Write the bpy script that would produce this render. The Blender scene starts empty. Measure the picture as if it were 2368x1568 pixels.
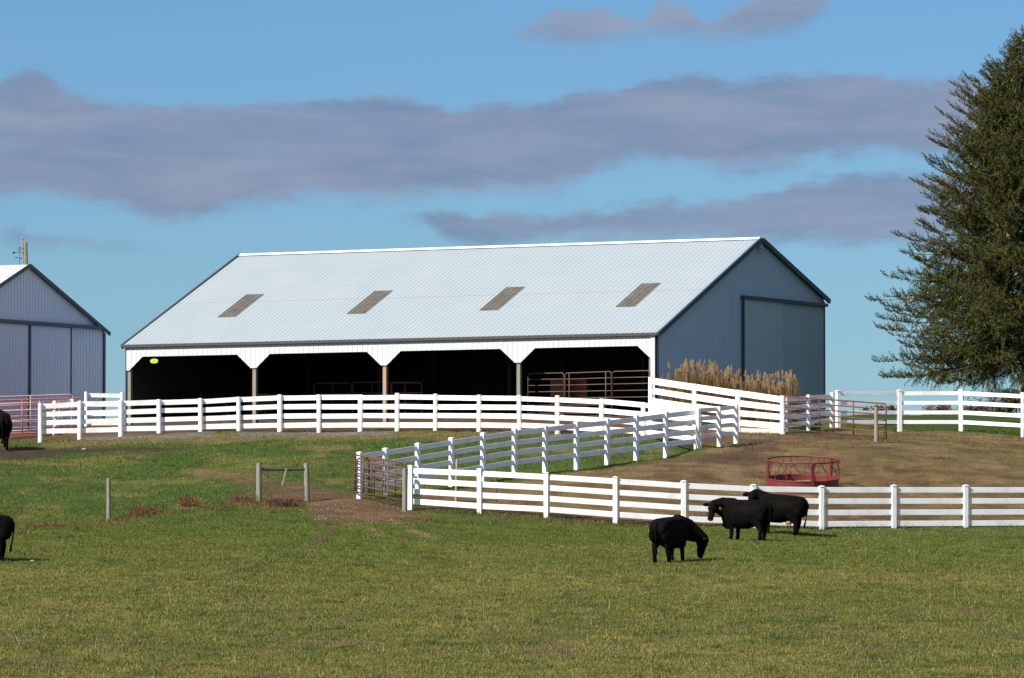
import bpy, bmesh, math, random
import numpy as np
from mathutils import Vector, Matrix, Euler
random.seed(7); RNG = np.random.default_rng(11)
R = math.radians
scene = bpy.context.scene
col = scene.collection
# ------------------------------------------------------------------ camera
F, CX, CY = 12500.0, 1183.5, 784.0            # focal length and centre in layout units (2367 across)
PITCH = math.atan(524 / F)
cam_d = bpy.data.cameras.new('camera'); cam = bpy.data.objects.new('camera', cam_d); col.objects.link(cam)
cam_d.sensor_width = 36; cam_d.lens = F / 2367 * 36
cam_d.clip_start = 1; cam_d.clip_end = 20000
cam.rotation_euler = (R(90) + PITCH, 0, 0)
scene.camera = cam
# ------------------------------------------------------------------ light
SUN_AZ, SUN_EL = 39, 38
sdir = Vector((-math.cos(R(SUN_AZ)) * math.cos(R(SUN_EL)), -math.sin(R(SUN_AZ)) * math.cos(R(SUN_EL)), math.sin(R(SUN_EL))))
sl = bpy.data.lights.new('sun', 'SUN'); sl.energy = 5.0; sl.angle = R(0.5); sl.color = (1.0, 0.95, 0.87)
so = bpy.data.objects.new('sun', sl); col.objects.link(so)
so.rotation_euler = (-sdir).to_track_quat('-Z', 'Y').to_euler()
scene.view_settings.view_transform = 'Standard'; scene.view_settings.look = 'None'
scene.view_settings.exposure = 0.6; scene.view_settings.gamma = 1
world = bpy.data.worlds.new('World'); scene.world = world; world.use_nodes = True
wt = world.node_tree; wt.nodes.clear()
class NT:
    def __init__(s, t): s.t = t
    def n(s, typ, **kw):
        nd = s.t.nodes.new(typ)
        for k, v in kw.items(): setattr(nd, k, v)
        return nd
    def l(s, a, b): s.t.links.new(a, b)
    def m(s, op, a, b=None, c=None, clamp=False):
        nd = s.t.nodes.new('ShaderNodeMath'); nd.operation = op; nd.use_clamp = clamp
        for i, v in enumerate((a, b, c)):
            if v is None: continue
            if isinstance(v, (int, float)): nd.inputs[i].default_value = v
            else: s.t.links.new(v, nd.inputs[i])
        return nd.outputs[0]
    def mix(s, f, a, b, mode='MIX'):
        nd = s.t.nodes.new('ShaderNodeMix'); nd.data_type = 'RGBA'; nd.blend_type = mode
        for i, v in ((0, f), (6, a), (7, b)):
            if isinstance(v, (int, float)): nd.inputs[i].default_value = v
            elif isinstance(v, tuple): nd.inputs[i].default_value = (*v[:3], 1)
            else: s.t.links.new(v, nd.inputs[i])
        return nd.outputs[2]
    def noise(s, vec, scale, detail=4, rough=.5, dist=0):
        nd = s.t.nodes.new('ShaderNodeTexNoise'); nd.inputs['Scale'].default_value = scale
        nd.inputs['Detail'].default_value = detail; nd.inputs['Roughness'].default_value = rough
        nd.inputs['Distortion'].default_value = dist
        if vec is not None: s.t.links.new(vec, nd.inputs['Vector'])
        return nd.outputs[0]
W = NT(wt)
sky = W.n('ShaderNodeTexSky', sky_type='NISHITA'); sky.sun_disc = False
sky.sun_elevation = R(SUN_EL); sky.sun_rotation = math.atan2(sdir.x, sdir.y)
sky.altitude = 300; sky.air_density = 1.0; sky.dust_density = 0.25; sky.ozone_density = 3.0
tint = W.mix(1.0, sky.outputs[0], (0.37, 0.555, 0.755), 'MULTIPLY')
bg = W.n('ShaderNodeBackground'); bg.inputs[1].default_value = 0.085; W.l(tint, bg.inputs[0])
tc = W.n('ShaderNodeTexCoord'); sep = W.n('ShaderNodeSeparateXYZ'); W.l(tc.outputs['Generated'], sep.inputs[0])
az = W.m('MULTIPLY', W.m('ARCTAN2', sep.outputs[0], sep.outputs[1]), 12.5)
el = W.m('MULTIPLY', W.m('ARCSINE', sep.outputs[2]), 12.5)
cmb = W.n('ShaderNodeCombineXYZ'); W.l(az, cmb.inputs[0]); W.l(W.m('MULTIPLY', el, 2.2), cmb.inputs[1])
n1 = W.noise(cmb.outputs[0], 2.0, 5, .55); n2 = W.noise(cmb.outputs[0], 6.0, 8, .68, .4)
nn = W.m('ADD', W.m('MULTIPLY', W.m('SUBTRACT', n1, .5), 1.7), W.m('MULTIPLY', W.m('SUBTRACT', n2, .5), 1.3))
TOPS = [([(0,195),(60,166),(110,178),(150,216),(200,233),(330,236),(430,233),(520,240),(600,230),(750,224),(930,219),(1000,236),(1060,252),(1150,231),(1260,239),(1340,210),(1420,198),(1550,174),(1620,172),(1700,180),(1750,168),(1850,170),(2000,180),(2200,184),(2367,190)],
         [(0,468),(200,470),(290,492),(370,512),(480,500),(600,480),(700,468),(900,465),(1050,450),(1200,443),(1330,442),(1375,395),(1450,382),(1550,376),(1650,402),(1710,406),(1800,395),(1900,372),(2050,362),(2150,368),(2250,395),(2367,430)], .92),
        ([(0,505),(880,505),(960,488),(1010,483),(1100,490),(1200,496),(1300,490),(1450,470),(1600,461),(1720,455),(1850,416),(1950,400),(2100,398),(2367,380)],
         [(0,480),(880,495),(960,508),(1010,545),(1060,572),(1300,560),(1800,565),(2100,572),(2367,570)], .85),
        ([(0,110),(1150,100),(1180,68),(1240,35),(1300,14),(1400,20),(1470,38),(1500,42),(1540,5),(1600,14),(1660,40),(1700,28),(1750,-2),(1850,-20),(1910,-10),(1940,40),(2367,110)],
         [(0,60),(1150,74),(1240,98),(1350,114),(1420,92),(1520,84),(1600,93),(1700,94),(1850,76),(1900,40),(1940,10),(2367,20)], .85),
        ([(0,538),(40,527),(90,540),(250,560),(330,567),(420,575),(2367,590)], [(0,562),(100,578),(300,585),(400,577),(430,568),(2367,560)], .7)]
def fcurve(inp, pts):
    nd = W.n('ShaderNodeFloatCurve'); c = nd.mapping.curves[0]; P = [(x / 2367, (y + 100) / 800) for x, y in pts]
    c.points[0].location = P[0]; c.points[1].location = P[-1]
    for p in P[1:-1]: c.points.new(*p)
    nd.mapping.update(); W.l(inp, nd.inputs['Value']); return nd.outputs[0]
un = W.m('ADD', W.m('MULTIPLY', az, 1 / 2.367), .5, clamp=True)
yn = W.m('SUBTRACT', 1.308, el)                      # layout height of this direction
n5 = W.noise(cmb.outputs[0], 16, 6, .6)
yw = W.m('ADD', yn, W.m('ADD', W.m('MULTIPLY', W.m('SUBTRACT', n2, .5), .10), W.m('MULTIPLY', W.m('SUBTRACT', n5, .5), .035)))
xw = W.m('ADD', un, W.m('MULTIPLY', W.m('SUBTRACT', n1, .5), .05), clamp=True)
field = None; depth_ = None
for tp, bt, k in TOPS:
    t_ = W.m('SUBTRACT', yw, W.m('SUBTRACT', W.m('MULTIPLY', fcurve(xw, tp), .8), .1)); b_ = W.m('SUBTRACT', W.m('SUBTRACT', W.m('MULTIPLY', fcurve(xw, bt), .8), .1), yw)
    mt = W.n('ShaderNodeMapRange', interpolation_type='SMOOTHSTEP'); W.l(t_, mt.inputs[0]); mt.inputs[1].default_value = -.010; mt.inputs[2].default_value = .026
    mb_ = W.n('ShaderNodeMapRange', interpolation_type='SMOOTHSTEP'); W.l(b_, mb_.inputs[0]); mb_.inputs[1].default_value = -.020; mb_.inputs[2].default_value = .040
    f_ = W.m('MULTIPLY', W.m('MULTIPLY', mt.outputs[0], mb_.outputs[0]), k); f_ = W.m('MULTIPLY', f_, W.m('MULTIPLY_ADD', n1, .5, .72, clamp=True))
    field = f_ if field is None else W.m('MAXIMUM', field, f_)
    d_ = W.m('MULTIPLY', W.m('SUBTRACT', 1.0, W.m('DIVIDE', t_, .11), clamp=True), mb_.outputs[0])
    depth_ = d_ if depth_ is None else W.m('MINIMUM', depth_, d_)
cm2 = W.n('ShaderNodeCombineXYZ'); W.l(az, cm2.inputs[0]); W.l(W.m('MULTIPLY', el, 5.0), cm2.inputs[1])
n3 = W.noise(cm2.outputs[0], 2.2, 6, .6, .3)
ccol = W.mix(W.m('MULTIPLY_ADD', n3, 2.6, -.8, clamp=True), (0.165, 0.235, 0.375), (0.275, 0.310, 0.420))
ccol = W.mix(W.m('MULTIPLY', depth_, .35), ccol, (.36, .38, .47))
bc = W.n('ShaderNodeBackground'); bc.inputs[1].default_value = 0.72; W.l(ccol, bc.inputs[0])
ms = W.n('ShaderNodeMixShader'); W.l(field, ms.inputs[0]); W.l(bg.outputs[0], ms.inputs[1]); W.l(bc.outputs[0], ms.inputs[2])
n4 = W.noise(tc.outputs['Generated'], 3.0, 5, .55)
hi = W.n('ShaderNodeMapRange', interpolation_type='SMOOTHSTEP'); W.l(n4, hi.inputs[0]); hi.inputs[1].default_value = .44; hi.inputs[2].default_value = .62
up_ = W.n('ShaderNodeMapRange', interpolation_type='SMOOTHSTEP'); W.l(sep.outputs[2], up_.inputs[0]); up_.inputs[1].default_value = .16; up_.inputs[2].default_value = .30
bh_ = W.n('ShaderNodeBackground'); bh_.inputs[0].default_value = (.62, .62, .66, 1); bh_.inputs[1].default_value = .75  # unseen pale clouds higher up, added to lift the fill in shade
ms2 = W.n('ShaderNodeMixShader'); W.l(W.m('MULTIPLY', hi.outputs[0], up_.outputs[0]), ms2.inputs[0]); W.l(ms.outputs[0], ms2.inputs[1]); W.l(bh_.outputs[0], ms2.inputs[2])
wo = W.n('ShaderNodeOutputWorld'); W.l(ms2.outputs[0], wo.inputs[0])

# ------------------------------------------------------------------ layout helpers
def ray(x, y):
    a = (x - CX) / F; b = (CY - y) / F
    return np.array([a, math.cos(PITCH) - b * math.sin(PITCH), math.sin(PITCH) + b * math.cos(PITCH)])
def at(x, y, Y):
    d = ray(x, y); return d * (Y / d[1])
def proj(X, Y, Z):
    dep = Y * math.cos(PITCH) + Z * math.sin(PITCH); up = -Y * math.sin(PITCH) + Z * math.cos(PITCH)
    return CX + F * X / dep, CY - F * up / dep
# fence lines: (x, base y, post top y, top rail top y, bottom rail bottom y, depth)
FA = [(93,1025,932,933,1003,225.6),(184,1017,927,928.5,1001,225.8),(279,1011,925.5,927.6,998,226),(368,1002,923.7,924.5,996,226.1),(464,998.5,921,922.5,993,226.2),
      (552,998,918,918,991,226.2),(647,999,912.6,914,989,226.1),(737.5,999,912.6,913.6,988.5,225.7),(833,998,918,913,988,224.7),(918,998.5,909,912.5,988,223),
      (1006,995.5,910.8,913.7,988,221.2),(1107,999.5,913,914.5,988.5,219),(1200.6,996,913.5,916,989.6,217),(1289,1005,914.8,918.5,993.5,215),
      (1391,1010,922,923,998,211),(1487,1012,930.5,931.5,1004,208),(1613,1036,944,946,1022,204.7)]
FB = [(831,1154,1045.5,1049.5,1132),(891,1148,1036.4,1041.5,1125),(965.7,1137,1025,1030.5,1111),(1043.8,1126,1012,1018,1098),(1116.5,1113.5,1001,1006.4,1086.5),
      (1189.5,1103,991,995.5,1075),(1260,1094,984.4,987.5,1066.5),(1332.7,1086,975,979.3,1058.5),(1403.6,1074.5,967.7,972,1050),(1470.7,1065,960,964.6,1043),
      (1539,1057,952,955.5,1033.5),(1610,1047.5,946,947.3,1026)]
FB = [(*p, 186 + 19 * (p[0] - 831) / 779) for p in FB]
FC = [(1617,1045,943,944,1014,205.6),(1662.6,1033,940,941.2,1009,207.5),(1702,1026,935,937.2,1006,210)]
FD = [(948,1177.6,1076.5,1082,1165.4,183),(1108,1187,1083.8,1088.4,1176.6,182.6),(1262,1198,1092.3,1096.5,1184,182.3),(1421.7,1212,1102.6,1106.5,1196,182.3),
      (1579.8,1217,1111.6,1116.7,1206,182.6),(1741.6,1221,1120.6,1124.4,1213,183.2),(1898.7,1222.5,1124,1126.5,1218,184),(2065.8,1220.5,1122,1126.5,1217,185),
      (2231.8,1219,1122,1126.5,1216.4,186),(2398,1218,1122,1126.5,1215.5,187),(2560,1218,1122,1126.5,1215,188)]
FE = [(1504,976,872,873.5,958,226),(1605,989,887.5,889,972,222.5),(1706,999,901.7,903,985,219),(1809.5,1003,915,917,993,216)]
FH = [(1817,1002,917,919.5,991,216.8),(1869,998,912.8,915.5,984,221),(1923,992,907,912,978,226)]
FI = [(1937,994,903,906,980.6,227),(2079,997.7,901.6,905.4,980.6,228.5),(2222,998,900.4,904.8,980.6,229),(2366,1010,908,912,988.5,226),(2510,1024,920,924,1002,220)]
FJ1 = [(127,1005,927,929,996,233),(168,990,920,922,984,234)]
FJ2 = [(199,992,906,909,984,237.4),(282,989,907,910,983,237.6)]
# barn frame
TH = 0.497; bc_, bs_ = math.cos(TH), math.sin(TH)
BU = Vector((bc_, -bs_, 0)); BV = Vector((bs_, bc_, 0)); BL = 26.84; BA = 10.03; BB = 6.87
BHG = 6.5; BHE = 3.50; BHR = 8.03; BHB = 5.66
BC0 = Vector((6.19, 231.9, 0)); BO = BC0 - BU * BL + Vector((0, 0, BHG))
# ------------------------------------------------------------------ terrain
ctrl = []
for f in (FA, FB, FC, FD, FE, FH, FI, FJ1, FJ2):
    for p in f: ctrl.append(at(p[0], p[1], p[5]))
for p in [(251,1201,178),(0,1222,175.5),(600,1161,184.6),(710,1160,185.3),(2025.5,1021.5,206.5),(1770,1136,193.5),(1855,1143,192.6),(1940,1136,193.5),(1855,1118,195.8),
          (5,1041,215),(2450,1060,206),(2300,1100,197.5),(-150,1212,177),(-150,1035,216),(-200,1008,240),(1400,1130,189.5),(1600,1095,195.5),(2200,1140,193)]:
    ctrl.append(at(*p))
for Y in (96, 110, 125, 140, 155, 168):
    for X in (-30, -15, 0, 15, 30):
        ctrl.append(np.array([X, Y, 0.1 - .045 * (155 - Y) + (0.25 * (X < -10) if Y > 150 else 0)]))
for i in (0, .33, .66, 1):
    for d in (0, BA + BB):
        p = BO + BU * BL * i + BV * d
        ctrl.append(np.array([p.x, p.y, BHG - .18 * (1 - i) - (.12 if d == 0 else .05)]))
for X in (-38, -26, -18): ctrl.append(np.array([X, 246, 6.05])); ctrl.append(np.array([X, 275, 6.2]))
for x in (1500, 1950, 2150, 2400, 2600): ctrl.append(at(x, 957, 275))
for x in (2100, 2400): ctrl.append(at(x, 984, 243))
ctrl.append(np.array([-5, 275, 6.6])); ctrl.append(np.array([38, 182, 1.2])); ctrl.append(np.array([-38, 182, 1.9]))
ctrl = np.array(ctrl)
def tps_k(r2): return np.where(r2 > 1e-9, r2 * np.log(np.maximum(r2, 1e-9)), 0) * .5
def tps_fit(P, lam):
    n = len(P); A = np.zeros((n + 3, n + 3)); d2 = ((P[:, None, :2] - P[None, :, :2]) ** 2).sum(-1)
    A[:n, :n] = tps_k(d2) + lam * np.eye(n); A[:n, n] = 1; A[:n, n + 1:] = P[:, :2]; A[n:, :n] = A[:n, n:].T
    return np.linalg.solve(A, np.concatenate([P[:, 2], np.zeros(3)]))
SC = np.array([.05, .05, 1]); TW = tps_fit(ctrl * SC, .0004)
def hraw(X, Y):
    X = np.asarray(X, float).ravel(); Y = np.asarray(Y, float).ravel(); out = np.empty(len(X)); C = ctrl[:, :2] * .05
    for i in range(0, len(X), 20000):
        q = np.stack([X[i:i + 20000], Y[i:i + 20000]], 1) * .05
        d2 = ((q[:, None] - C[None]) ** 2).sum(-1)
        out[i:i + 20000] = tps_k(d2) @ TW[:len(C)] + TW[len(C)] + q @ TW[len(C) + 1:]
    return out
# value noise
def vnoise(X, Y, s, seed=0):
    x = np.asarray(X) * s + seed * 17.3; y = np.asarray(Y) * s + seed * 9.1
    xi = np.floor(x).astype(np.int64); yi = np.floor(y).astype(np.int64); fx = x - xi; fy = y - yi
    fx = fx * fx * (3 - 2 * fx); fy = fy * fy * (3 - 2 * fy)
    def h(a, b):
        n = (a * 374761393 + b * 668265263 + seed * 1442695041) & 0xffffffff
        n = ((n ^ (n >> 13)) * 1274126177) & 0xffffffff
        return ((n ^ (n >> 16)) & 0xffff) / 65535.0
    return (h(xi, yi) * (1 - fx) + h(xi + 1, yi) * fx) * (1 - fy) + (h(xi, yi + 1) * (1 - fx) + h(xi + 1, yi + 1) * fx) * fy
def fbm(X, Y, s, seed=0, o=4):
    t = 0; a = 1; m = 0
    for k in range(o): t = t + a * vnoise(X, Y, s * 2 ** k, seed + k); m += a; a *= .55
    return t / m
def height(X, Y):
    X = np.asarray(X, float); Y = np.asarray(Y, float); shp = X.shape
    Xc = np.clip(X.ravel(), -34, 36); Yc = np.clip(Y.ravel(), 97, 272)
    g = hraw(Xc, Yc); Yr = Y.ravel(); Xr = X.ravel()
    far = np.maximum(Yr - 272, 0); near = np.maximum(97 - Yr, 0)
    g = g - np.minimum(.0005 * far ** 2, 0) - np.where(far < 60, .00035 * far ** 2, 1.26 + .042 * (far - 60))
    g = np.maximum(g, -12)
    g = g * np.exp(-near / 60) + (1 - np.exp(-near / 60)) * -2.4
    return g.reshape(shp)
def lin(a, b, st):
    return np.arange(a, b, st)
def stretch(v0, end, st, k=1.18):
    o = []; v = v0
    while abs(v - end) > abs(st) and (end - v) * np.sign(st) > 0:
        st *= k; v += st; o.append(v)
    return o
XF = lin(-26, 28.01, .25); YF = lin(100, 236.01, .25)
xs = np.array(stretch(-26, -6000, -.25)[::-1] + list(XF) + stretch(28, 6000, .25))
ys = np.array(stretch(100, -400, -.25)[::-1] + list(YF) + stretch(236, 9000, .25, 1.08))
GX, GY = np.meshgrid(xs, ys)
GZ = height(GX, GY)
inner = (GY < 300) & (GY > 60) & (abs(GX) < 60)
GZ = GZ + np.where(inner, (fbm(GX, GY, .5, 3, 3) - .5) * .10 + (vnoise(GX, GY, 2.2, 9) - .5) * .05, 0)
from bisect import bisect_right
def gh(x, y):
    i = min(max(bisect_right(xs, x) - 1, 0), len(xs) - 2); j = min(max(bisect_right(ys, y) - 1, 0), len(ys) - 2)
    a = (x - xs[i]) / (xs[i + 1] - xs[i]); b = (y - ys[j]) / (ys[j + 1] - ys[j])
    return float((GZ[j, i] * (1 - a) + GZ[j, i + 1] * a) * (1 - b) + (GZ[j + 1, i] * (1 - a) + GZ[j + 1, i + 1] * a) * b)
def G(x, y, y0=100, y1=262):
    d = ray(x, y); Y = y0
    while Y < y1:
        p = d * (Y / d[1])
        if gh(p[0], p[1]) >= p[2]: break
        Y += .2
    p = d * (Y / d[1]); return Vector((p[0], p[1], gh(p[0], p[1])))
def on(x, y):
    return Vector((x, y, gh(x, y)))
# ------------------------------------------------------------------ ground colour (stains, soils, growth, darker bands by the front fence)
PX, PY = proj(GX, GY, height(GX, GY))
wob = (fbm(GX, GY, .35, 21, 4) - .5); wob2 = (fbm(GX, GY, 1.4, 31, 3) - .5)
def polymask(poly, soft=10, amp=60, yr=(0, 1e9)):
    P = np.array(poly, float); ins = np.zeros(PX.shape, bool); best = np.full(PX.shape, 1e9)
    x = PX; y = PY; VS = 2.5
    for k in range(len(P)):
        x1, y1 = P[k]; x2, y2 = P[(k + 1) % len(P)]
        c = ((y1 > y) != (y2 > y)); xx = (x2 - x1) * (y - y1) / ((y2 - y1) if y2 != y1 else 1e-9) + x1
        ins ^= (c & (x < xx))
        dx, dy = x2 - x1, (y2 - y1) * VS; t = np.clip(((x - x1) * dx + (y - y1) * VS * dy) / (dx * dx + dy * dy + 1e-9), 0, 1)
        best = np.minimum(best, np.hypot(x - x1 - t * dx, (y - y1) * VS - t * dy))
    sd = np.where(ins, best, -best) + wob * amp + wob2 * amp * .8
    m = np.clip(sd / (2 * soft) + .5, 0, 1); m = m * m * (3 - 2 * m)
    return m * ((GY > yr[0]) & (GY < yr[1]))
def linemask(pts, w, soft=6, amp=14, yr=(0, 1e9)):
    best = np.full(PX.shape, 1e9); VS = 2.5
    for (x1, y1), (x2, y2) in zip(pts[:-1], pts[1:]):
        dx, dy = x2 - x1, (y2 - y1) * VS; t = np.clip(((PX - x1) * dx + (PY - y1) * VS * dy) / (dx * dx + dy * dy + 1e-9), 0, 1)
        best = np.minimum(best, np.hypot(PX - x1 - t * dx, (PY - y1) * VS - t * dy))
    sd = w - best + wob * amp + wob2 * amp
    m = np.clip(sd / (2 * soft) + .5, 0, 1)
    return m * m * (3 - 2 * m) * ((GY > yr[0]) & (GY < yr[1]))
def C3(r, g, b): return np.array([r, g, b])
GREEN = C3(.072, .098, .015); LUSH = C3(.040, .078, .012); YEL = C3(.175, .150, .040); TAN = C3(.25, .175, .080)
SOIL = C3(.125, .068, .040); DARK = C3(.050, .030, .019); GRAV = C3(.15, .13, .11); STRAW = C3(.190, .125, .055)
colr = np.zeros(GX.shape + (3,)); blade = np.ones(GX.shape)
def blend(c, m):
    global colr
    colr = colr * (1 - m[..., None]) + c * m[..., None]
def sst(v, a, b):
    t = np.clip((v - a) / (b - a), 0, 1); return t * t * (3 - 2 * t)
colr[:] = GREEN
n_a = fbm(GX, GY * .6, .22, 41, 4); n_b = fbm(GX, GY, .9, 51, 4); n_c = fbm(GX, GY, 3., 61, 3)
fore = sst(PY, 1160, 1350)
blend(YEL, np.clip(sst(n_a * .45 + n_b * .35 + n_c * .3, .66 - .23 * fore, .92 - .26 * fore) * (.35 + .55 * fore), 0, 1))
blend(YEL * .9, fore * .22 + .06)
blend(LUSH, sst(n_b, .52, .72) * .5 * (1 - .4 * fore))
blend(C3(.15, .09, .065), sst(fbm(GX, GY, .9, 71, 4), .58, .70) * .6 * sst(PY, 1300, 1460))
blend(C3(.04, .07, .018), sst(fbm(GX, GY, 1.6, 81, 3), .66, .78) * .6)
midf = polymask([(-400, 1215), (250, 1196), (600, 1160), (830, 1150), (1110, 1100), (1330, 1080), (1610, 1040), (1480, 1008), (900, 1000), (90, 1025), (-400, 1045)], 8, 20, (170, 232))
blend(LUSH * 1.05, midf * .65)
blend(YEL, midf * sst(fbm(GX, GY * .5, .4, 91, 4), .54, .68) * .55)
# yard behind the back fence and by the barns
yard = polymask([(90, 1021), (280, 1008), (550, 997), (920, 996), (1290, 1002), (1490, 1010), (1612, 1030), (1702, 1024), (1712, 1000), (1504, 972), (1510, 900), (-300, 900), (-400, 1010)], 5, 8, (200, 300))
blend(SOIL * .9, yard)
tanb = linemask([(120, 1032), (300, 1020), (560, 1013), (800, 1010), (1100, 1006)], 22, 12, 40, (200, 232)); blend(STRAW, tanb * .75)
tanp = linemask([(690, 1036), (800, 1036)], 12, 8, 22, (190, 232)) + linemask([(440, 1090), (560, 1105)], 14, 10, 30, (190, 232)); blend(STRAW, np.clip(tanp, 0, 1) * .8)
tanq = linemask([(-60, 1068), (150, 1072), (330, 1060)], 8, 8, 40, (190, 232)); blend(STRAW, tanq * .7)
grav = linemask([(190, 1015), (300, 1010), (480, 1004)], 14, 6, 16, (200, 232)); grav2 = linemask([(560, 1005), (900, 1004)], 14, 6, 16, (200, 232))
grv = np.clip(grav + grav2, 0, 1); blend(GRAV * (.5 + n_c[..., None] * .8), grv * .85)
mud = polymask([(-200, 1040), (150, 1036), (330, 1032), (450, 1036), (300, 1048), (150, 1052), (80, 1066), (-200, 1055)], 8, 30, (195, 232)); blend(DARK, mud * .9)
path = polymask([(470, 1098), (620, 1100), (720, 1120), (850, 1152), (945, 1168), (985, 1192), (960, 1206), (860, 1212), (740, 1208), (690, 1185), (710, 1165), (620, 1156), (560, 1128)], 26, 70, (165, 205)) * (.55 + .45 * sst(PX, 560, 740)); blend(SOIL * .95, path * .92)
blend(STRAW, path * sst(fbm(GX, GY, 1.1, 191, 4), .55, .68) * .5)
tr = linemask([(800, 1205), (760, 1232), (700, 1275)], 6, 4, 16, (140, 190)) ; blend(SOIL, tr * .9)
tr2 = linemask([(850, 1217), (885, 1243)], 5, 4, 16, (140, 190)) + linemask([(905, 1206), (1000, 1244)], 7, 4, 18, (140, 190)) + linemask([(1095, 1303), (1108, 1314)], 6, 4, 8, (130, 190)) + linemask([(385, 1322), (410, 1325)], 6, 5, 12, (130, 190)); blend(TAN * .9, np.clip(tr2, 0, 1) * .8)
edge = linemask([(-300, 1232), (0, 1222), (250, 1204), (420, 1184), (600, 1166), (720, 1163)], 11, 8, 26, (165, 195)); blend(C3(.12, .085, .035), edge * .6 * sst(fbm(GX, GY, .8, 201, 3), .3, .55))
pad = polymask([(930, 1172), (1108, 1184), (1262, 1197), (1421, 1209), (1580, 1214), (1741, 1217), (1898, 1218), (2231, 1215), (2800, 1214), (2800, 1030), (2366, 1010), (2222, 999), (1940, 995), (1813, 1003), (1706, 1001), (1620, 1050), (1470, 1072), (1332, 1092), (1190, 1112), (1100, 1130), (1000, 1142)], 5, 16, (181, 232))
blend(C3(.135, .084, .041), pad)
blend(STRAW * .92, pad * sst(n_b, .42, .60) * .75)
blend(C3(.10, .088, .024), pad * polymask([(1850, 1030), (2100, 1010), (2800, 1030), (2800, 1110), (2000, 1100)], 30, 120, (185, 232)) * sst(n_c, .3, .7) * .6)
blend(DARK * 1.6, pad * polymask([(1560, 1060), (1720, 1010), (1810, 1012), (1790, 1050), (1720, 1080), (1640, 1080)], 25, 80, (190, 225)) * .75)
blend(DARK * 1.7, pad * linemask([(1700, 1208), (1900, 1168), (2200, 1190), (2500, 1195)], 26, 20, 60, (180, 200)) * .5)  # darker band behind the front fence
blend(DARK * 1.5, linemask([(948, 1181), (1110, 1190), (1262, 1201), (1421, 1214), (1580, 1219)], 5, 4, 10, (178, 192)) * .7)  # darker strip along the foot of the front fence
blend(STRAW, polymask([(1000, 1160), (1600, 1190), (1600, 1120), (1200, 1120)], 20, 60, (181, 200)) * .25 * pad)
farf = ((GY > 229) & (GX > 15)).astype(float) * sst(GY, 229, 231); blend(LUSH * .95, farf * .95)
dry = np.clip(yard + grv + mud + path * .93 + np.clip(tr, 0, 1) + pad * .78 + tanb * .4 + np.clip(tr2, 0, 1) * .7, 0, 1)
blade = np.clip(1 - dry, 0, 1)
mot = sst(fbm(GX, GY, 1.3, 151, 4), .60, .74); blend(C3(.030, .060, .012), mot * .75 * blade)
rutl = linemask([(700, 1275), (560, 1322), (400, 1346), (320, 1364)], 5, 4, 14, (120, 180)) + linemask([(640, 1212), (560, 1228), (540, 1240)], 4, 4, 10, (120, 190)); blend(C3(.050, .055, .018), np.clip(rutl, 0, 1) * .75)
blend(C3(.075, .040, .024), pad * sst(fbm(GX, GY, 1.2, 161, 4), .55, .70) * .7)
blend(C3(.21, .15, .07), pad * sst(fbm(GX, GY, .6, 171, 4), .54, .68) * .6)
colr *= (.66 + .68 * fbm(GX, GY, 1.8, 141, 4))[..., None] * (.85 + .3 * n_c)[..., None]
# ------------------------------------------------------------------ materials
def new_mat(name):
    m = bpy.data.materials.new(name); m.use_nodes = True; t = m.node_tree
    b = t.nodes['Principled BSDF']; return m, NT(t), b
def mat(name, c, rough=.6, metal=0, var=.12, vscale=8, bump=0, bscale=20, spec=.5, dirt=None, dirt_scale=1.5, dirt_amt=.0, streak=None, sheen=0):
    m, T, b = new_mat(name)
    tcn = T.n('ShaderNodeTexCoord'); vec = tcn.outputs['Object']
    if streak:
        mp = T.n('ShaderNodeMapping'); mp.inputs['Scale'].default_value = streak; T.l(vec, mp.inputs[0]); vec = mp.outputs[0]
    nz = T.noise(vec, vscale, 5, .6)
    f = T.m('MULTIPLY_ADD', nz, 2.0, -.5, clamp=True)
    lo = tuple(x * (1 - var) for x in c); hi = tuple(min(x * (1 + var), 1) for x in c)
    c_ = T.mix(f, lo, hi)
    if dirt:
        nz2 = T.noise(vec, dirt_scale, 6, .65)
        g = T.m('MULTIPLY', T.m('MULTIPLY_ADD', nz2, 4, -1.9, clamp=True), dirt_amt)
        c_ = T.mix(g, c_, dirt)
    T.l(c_, b.inputs['Base Color'])
    b.inputs['Roughness'].default_value = rough; b.inputs['Metallic'].default_value = metal; b.inputs['Specular IOR Level'].default_value = spec
    if sheen: b.inputs['Sheen Weight'].default_value = sheen
    if bump:
        bn = T.n('ShaderNodeBump'); bn.inputs['Strength'].default_value = bump; bn.inputs['Distance'].default_value = .02
        T.l(T.noise(vec, bscale, 4, .6), bn.inputs['Height']); T.l(bn.outputs[0], b.inputs['Normal'])
    return m
M = {}
M['vinyl'] = mat('white_vinyl', (.88, .88, .87), .35, var=.03, dirt=(.48, .44, .34), dirt_scale=1.4, dirt_amt=.45)
M['whitewood'] = mat('white_painted_wood', (.88, .87, .84), .6, var=.06, vscale=6, bump=.3, bscale=15, dirt=(.42, .30, .20), dirt_scale=1.6, dirt_amt=.45)
M['wood'] = mat('weathered_wood', (.24, .205, .155), .9, var=.35, vscale=5, streak=(6, 6, .5), bump=.5, bscale=12)
M['greywood'] = mat('grey_weathered_wood', (.21, .20, .165), .9, var=.3, vscale=5, streak=(6, 6, .5), bump=.5, bscale=12)
M['tanwood'] = mat('tan_wood', (.33, .235, .16), .85, var=.2, vscale=4, streak=(5, 5, .6))
M['darkwood'] = mat('dark_wood', (.075, .068, .06), .9, var=.3)
M['rust2'] = mat('brown_grey_tube', (.11, .068, .052), .6, var=.3, vscale=9)
M['rust'] = mat('rusty_brown_tube', (.12, .05, .036), .7, var=.35, vscale=9)
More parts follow.
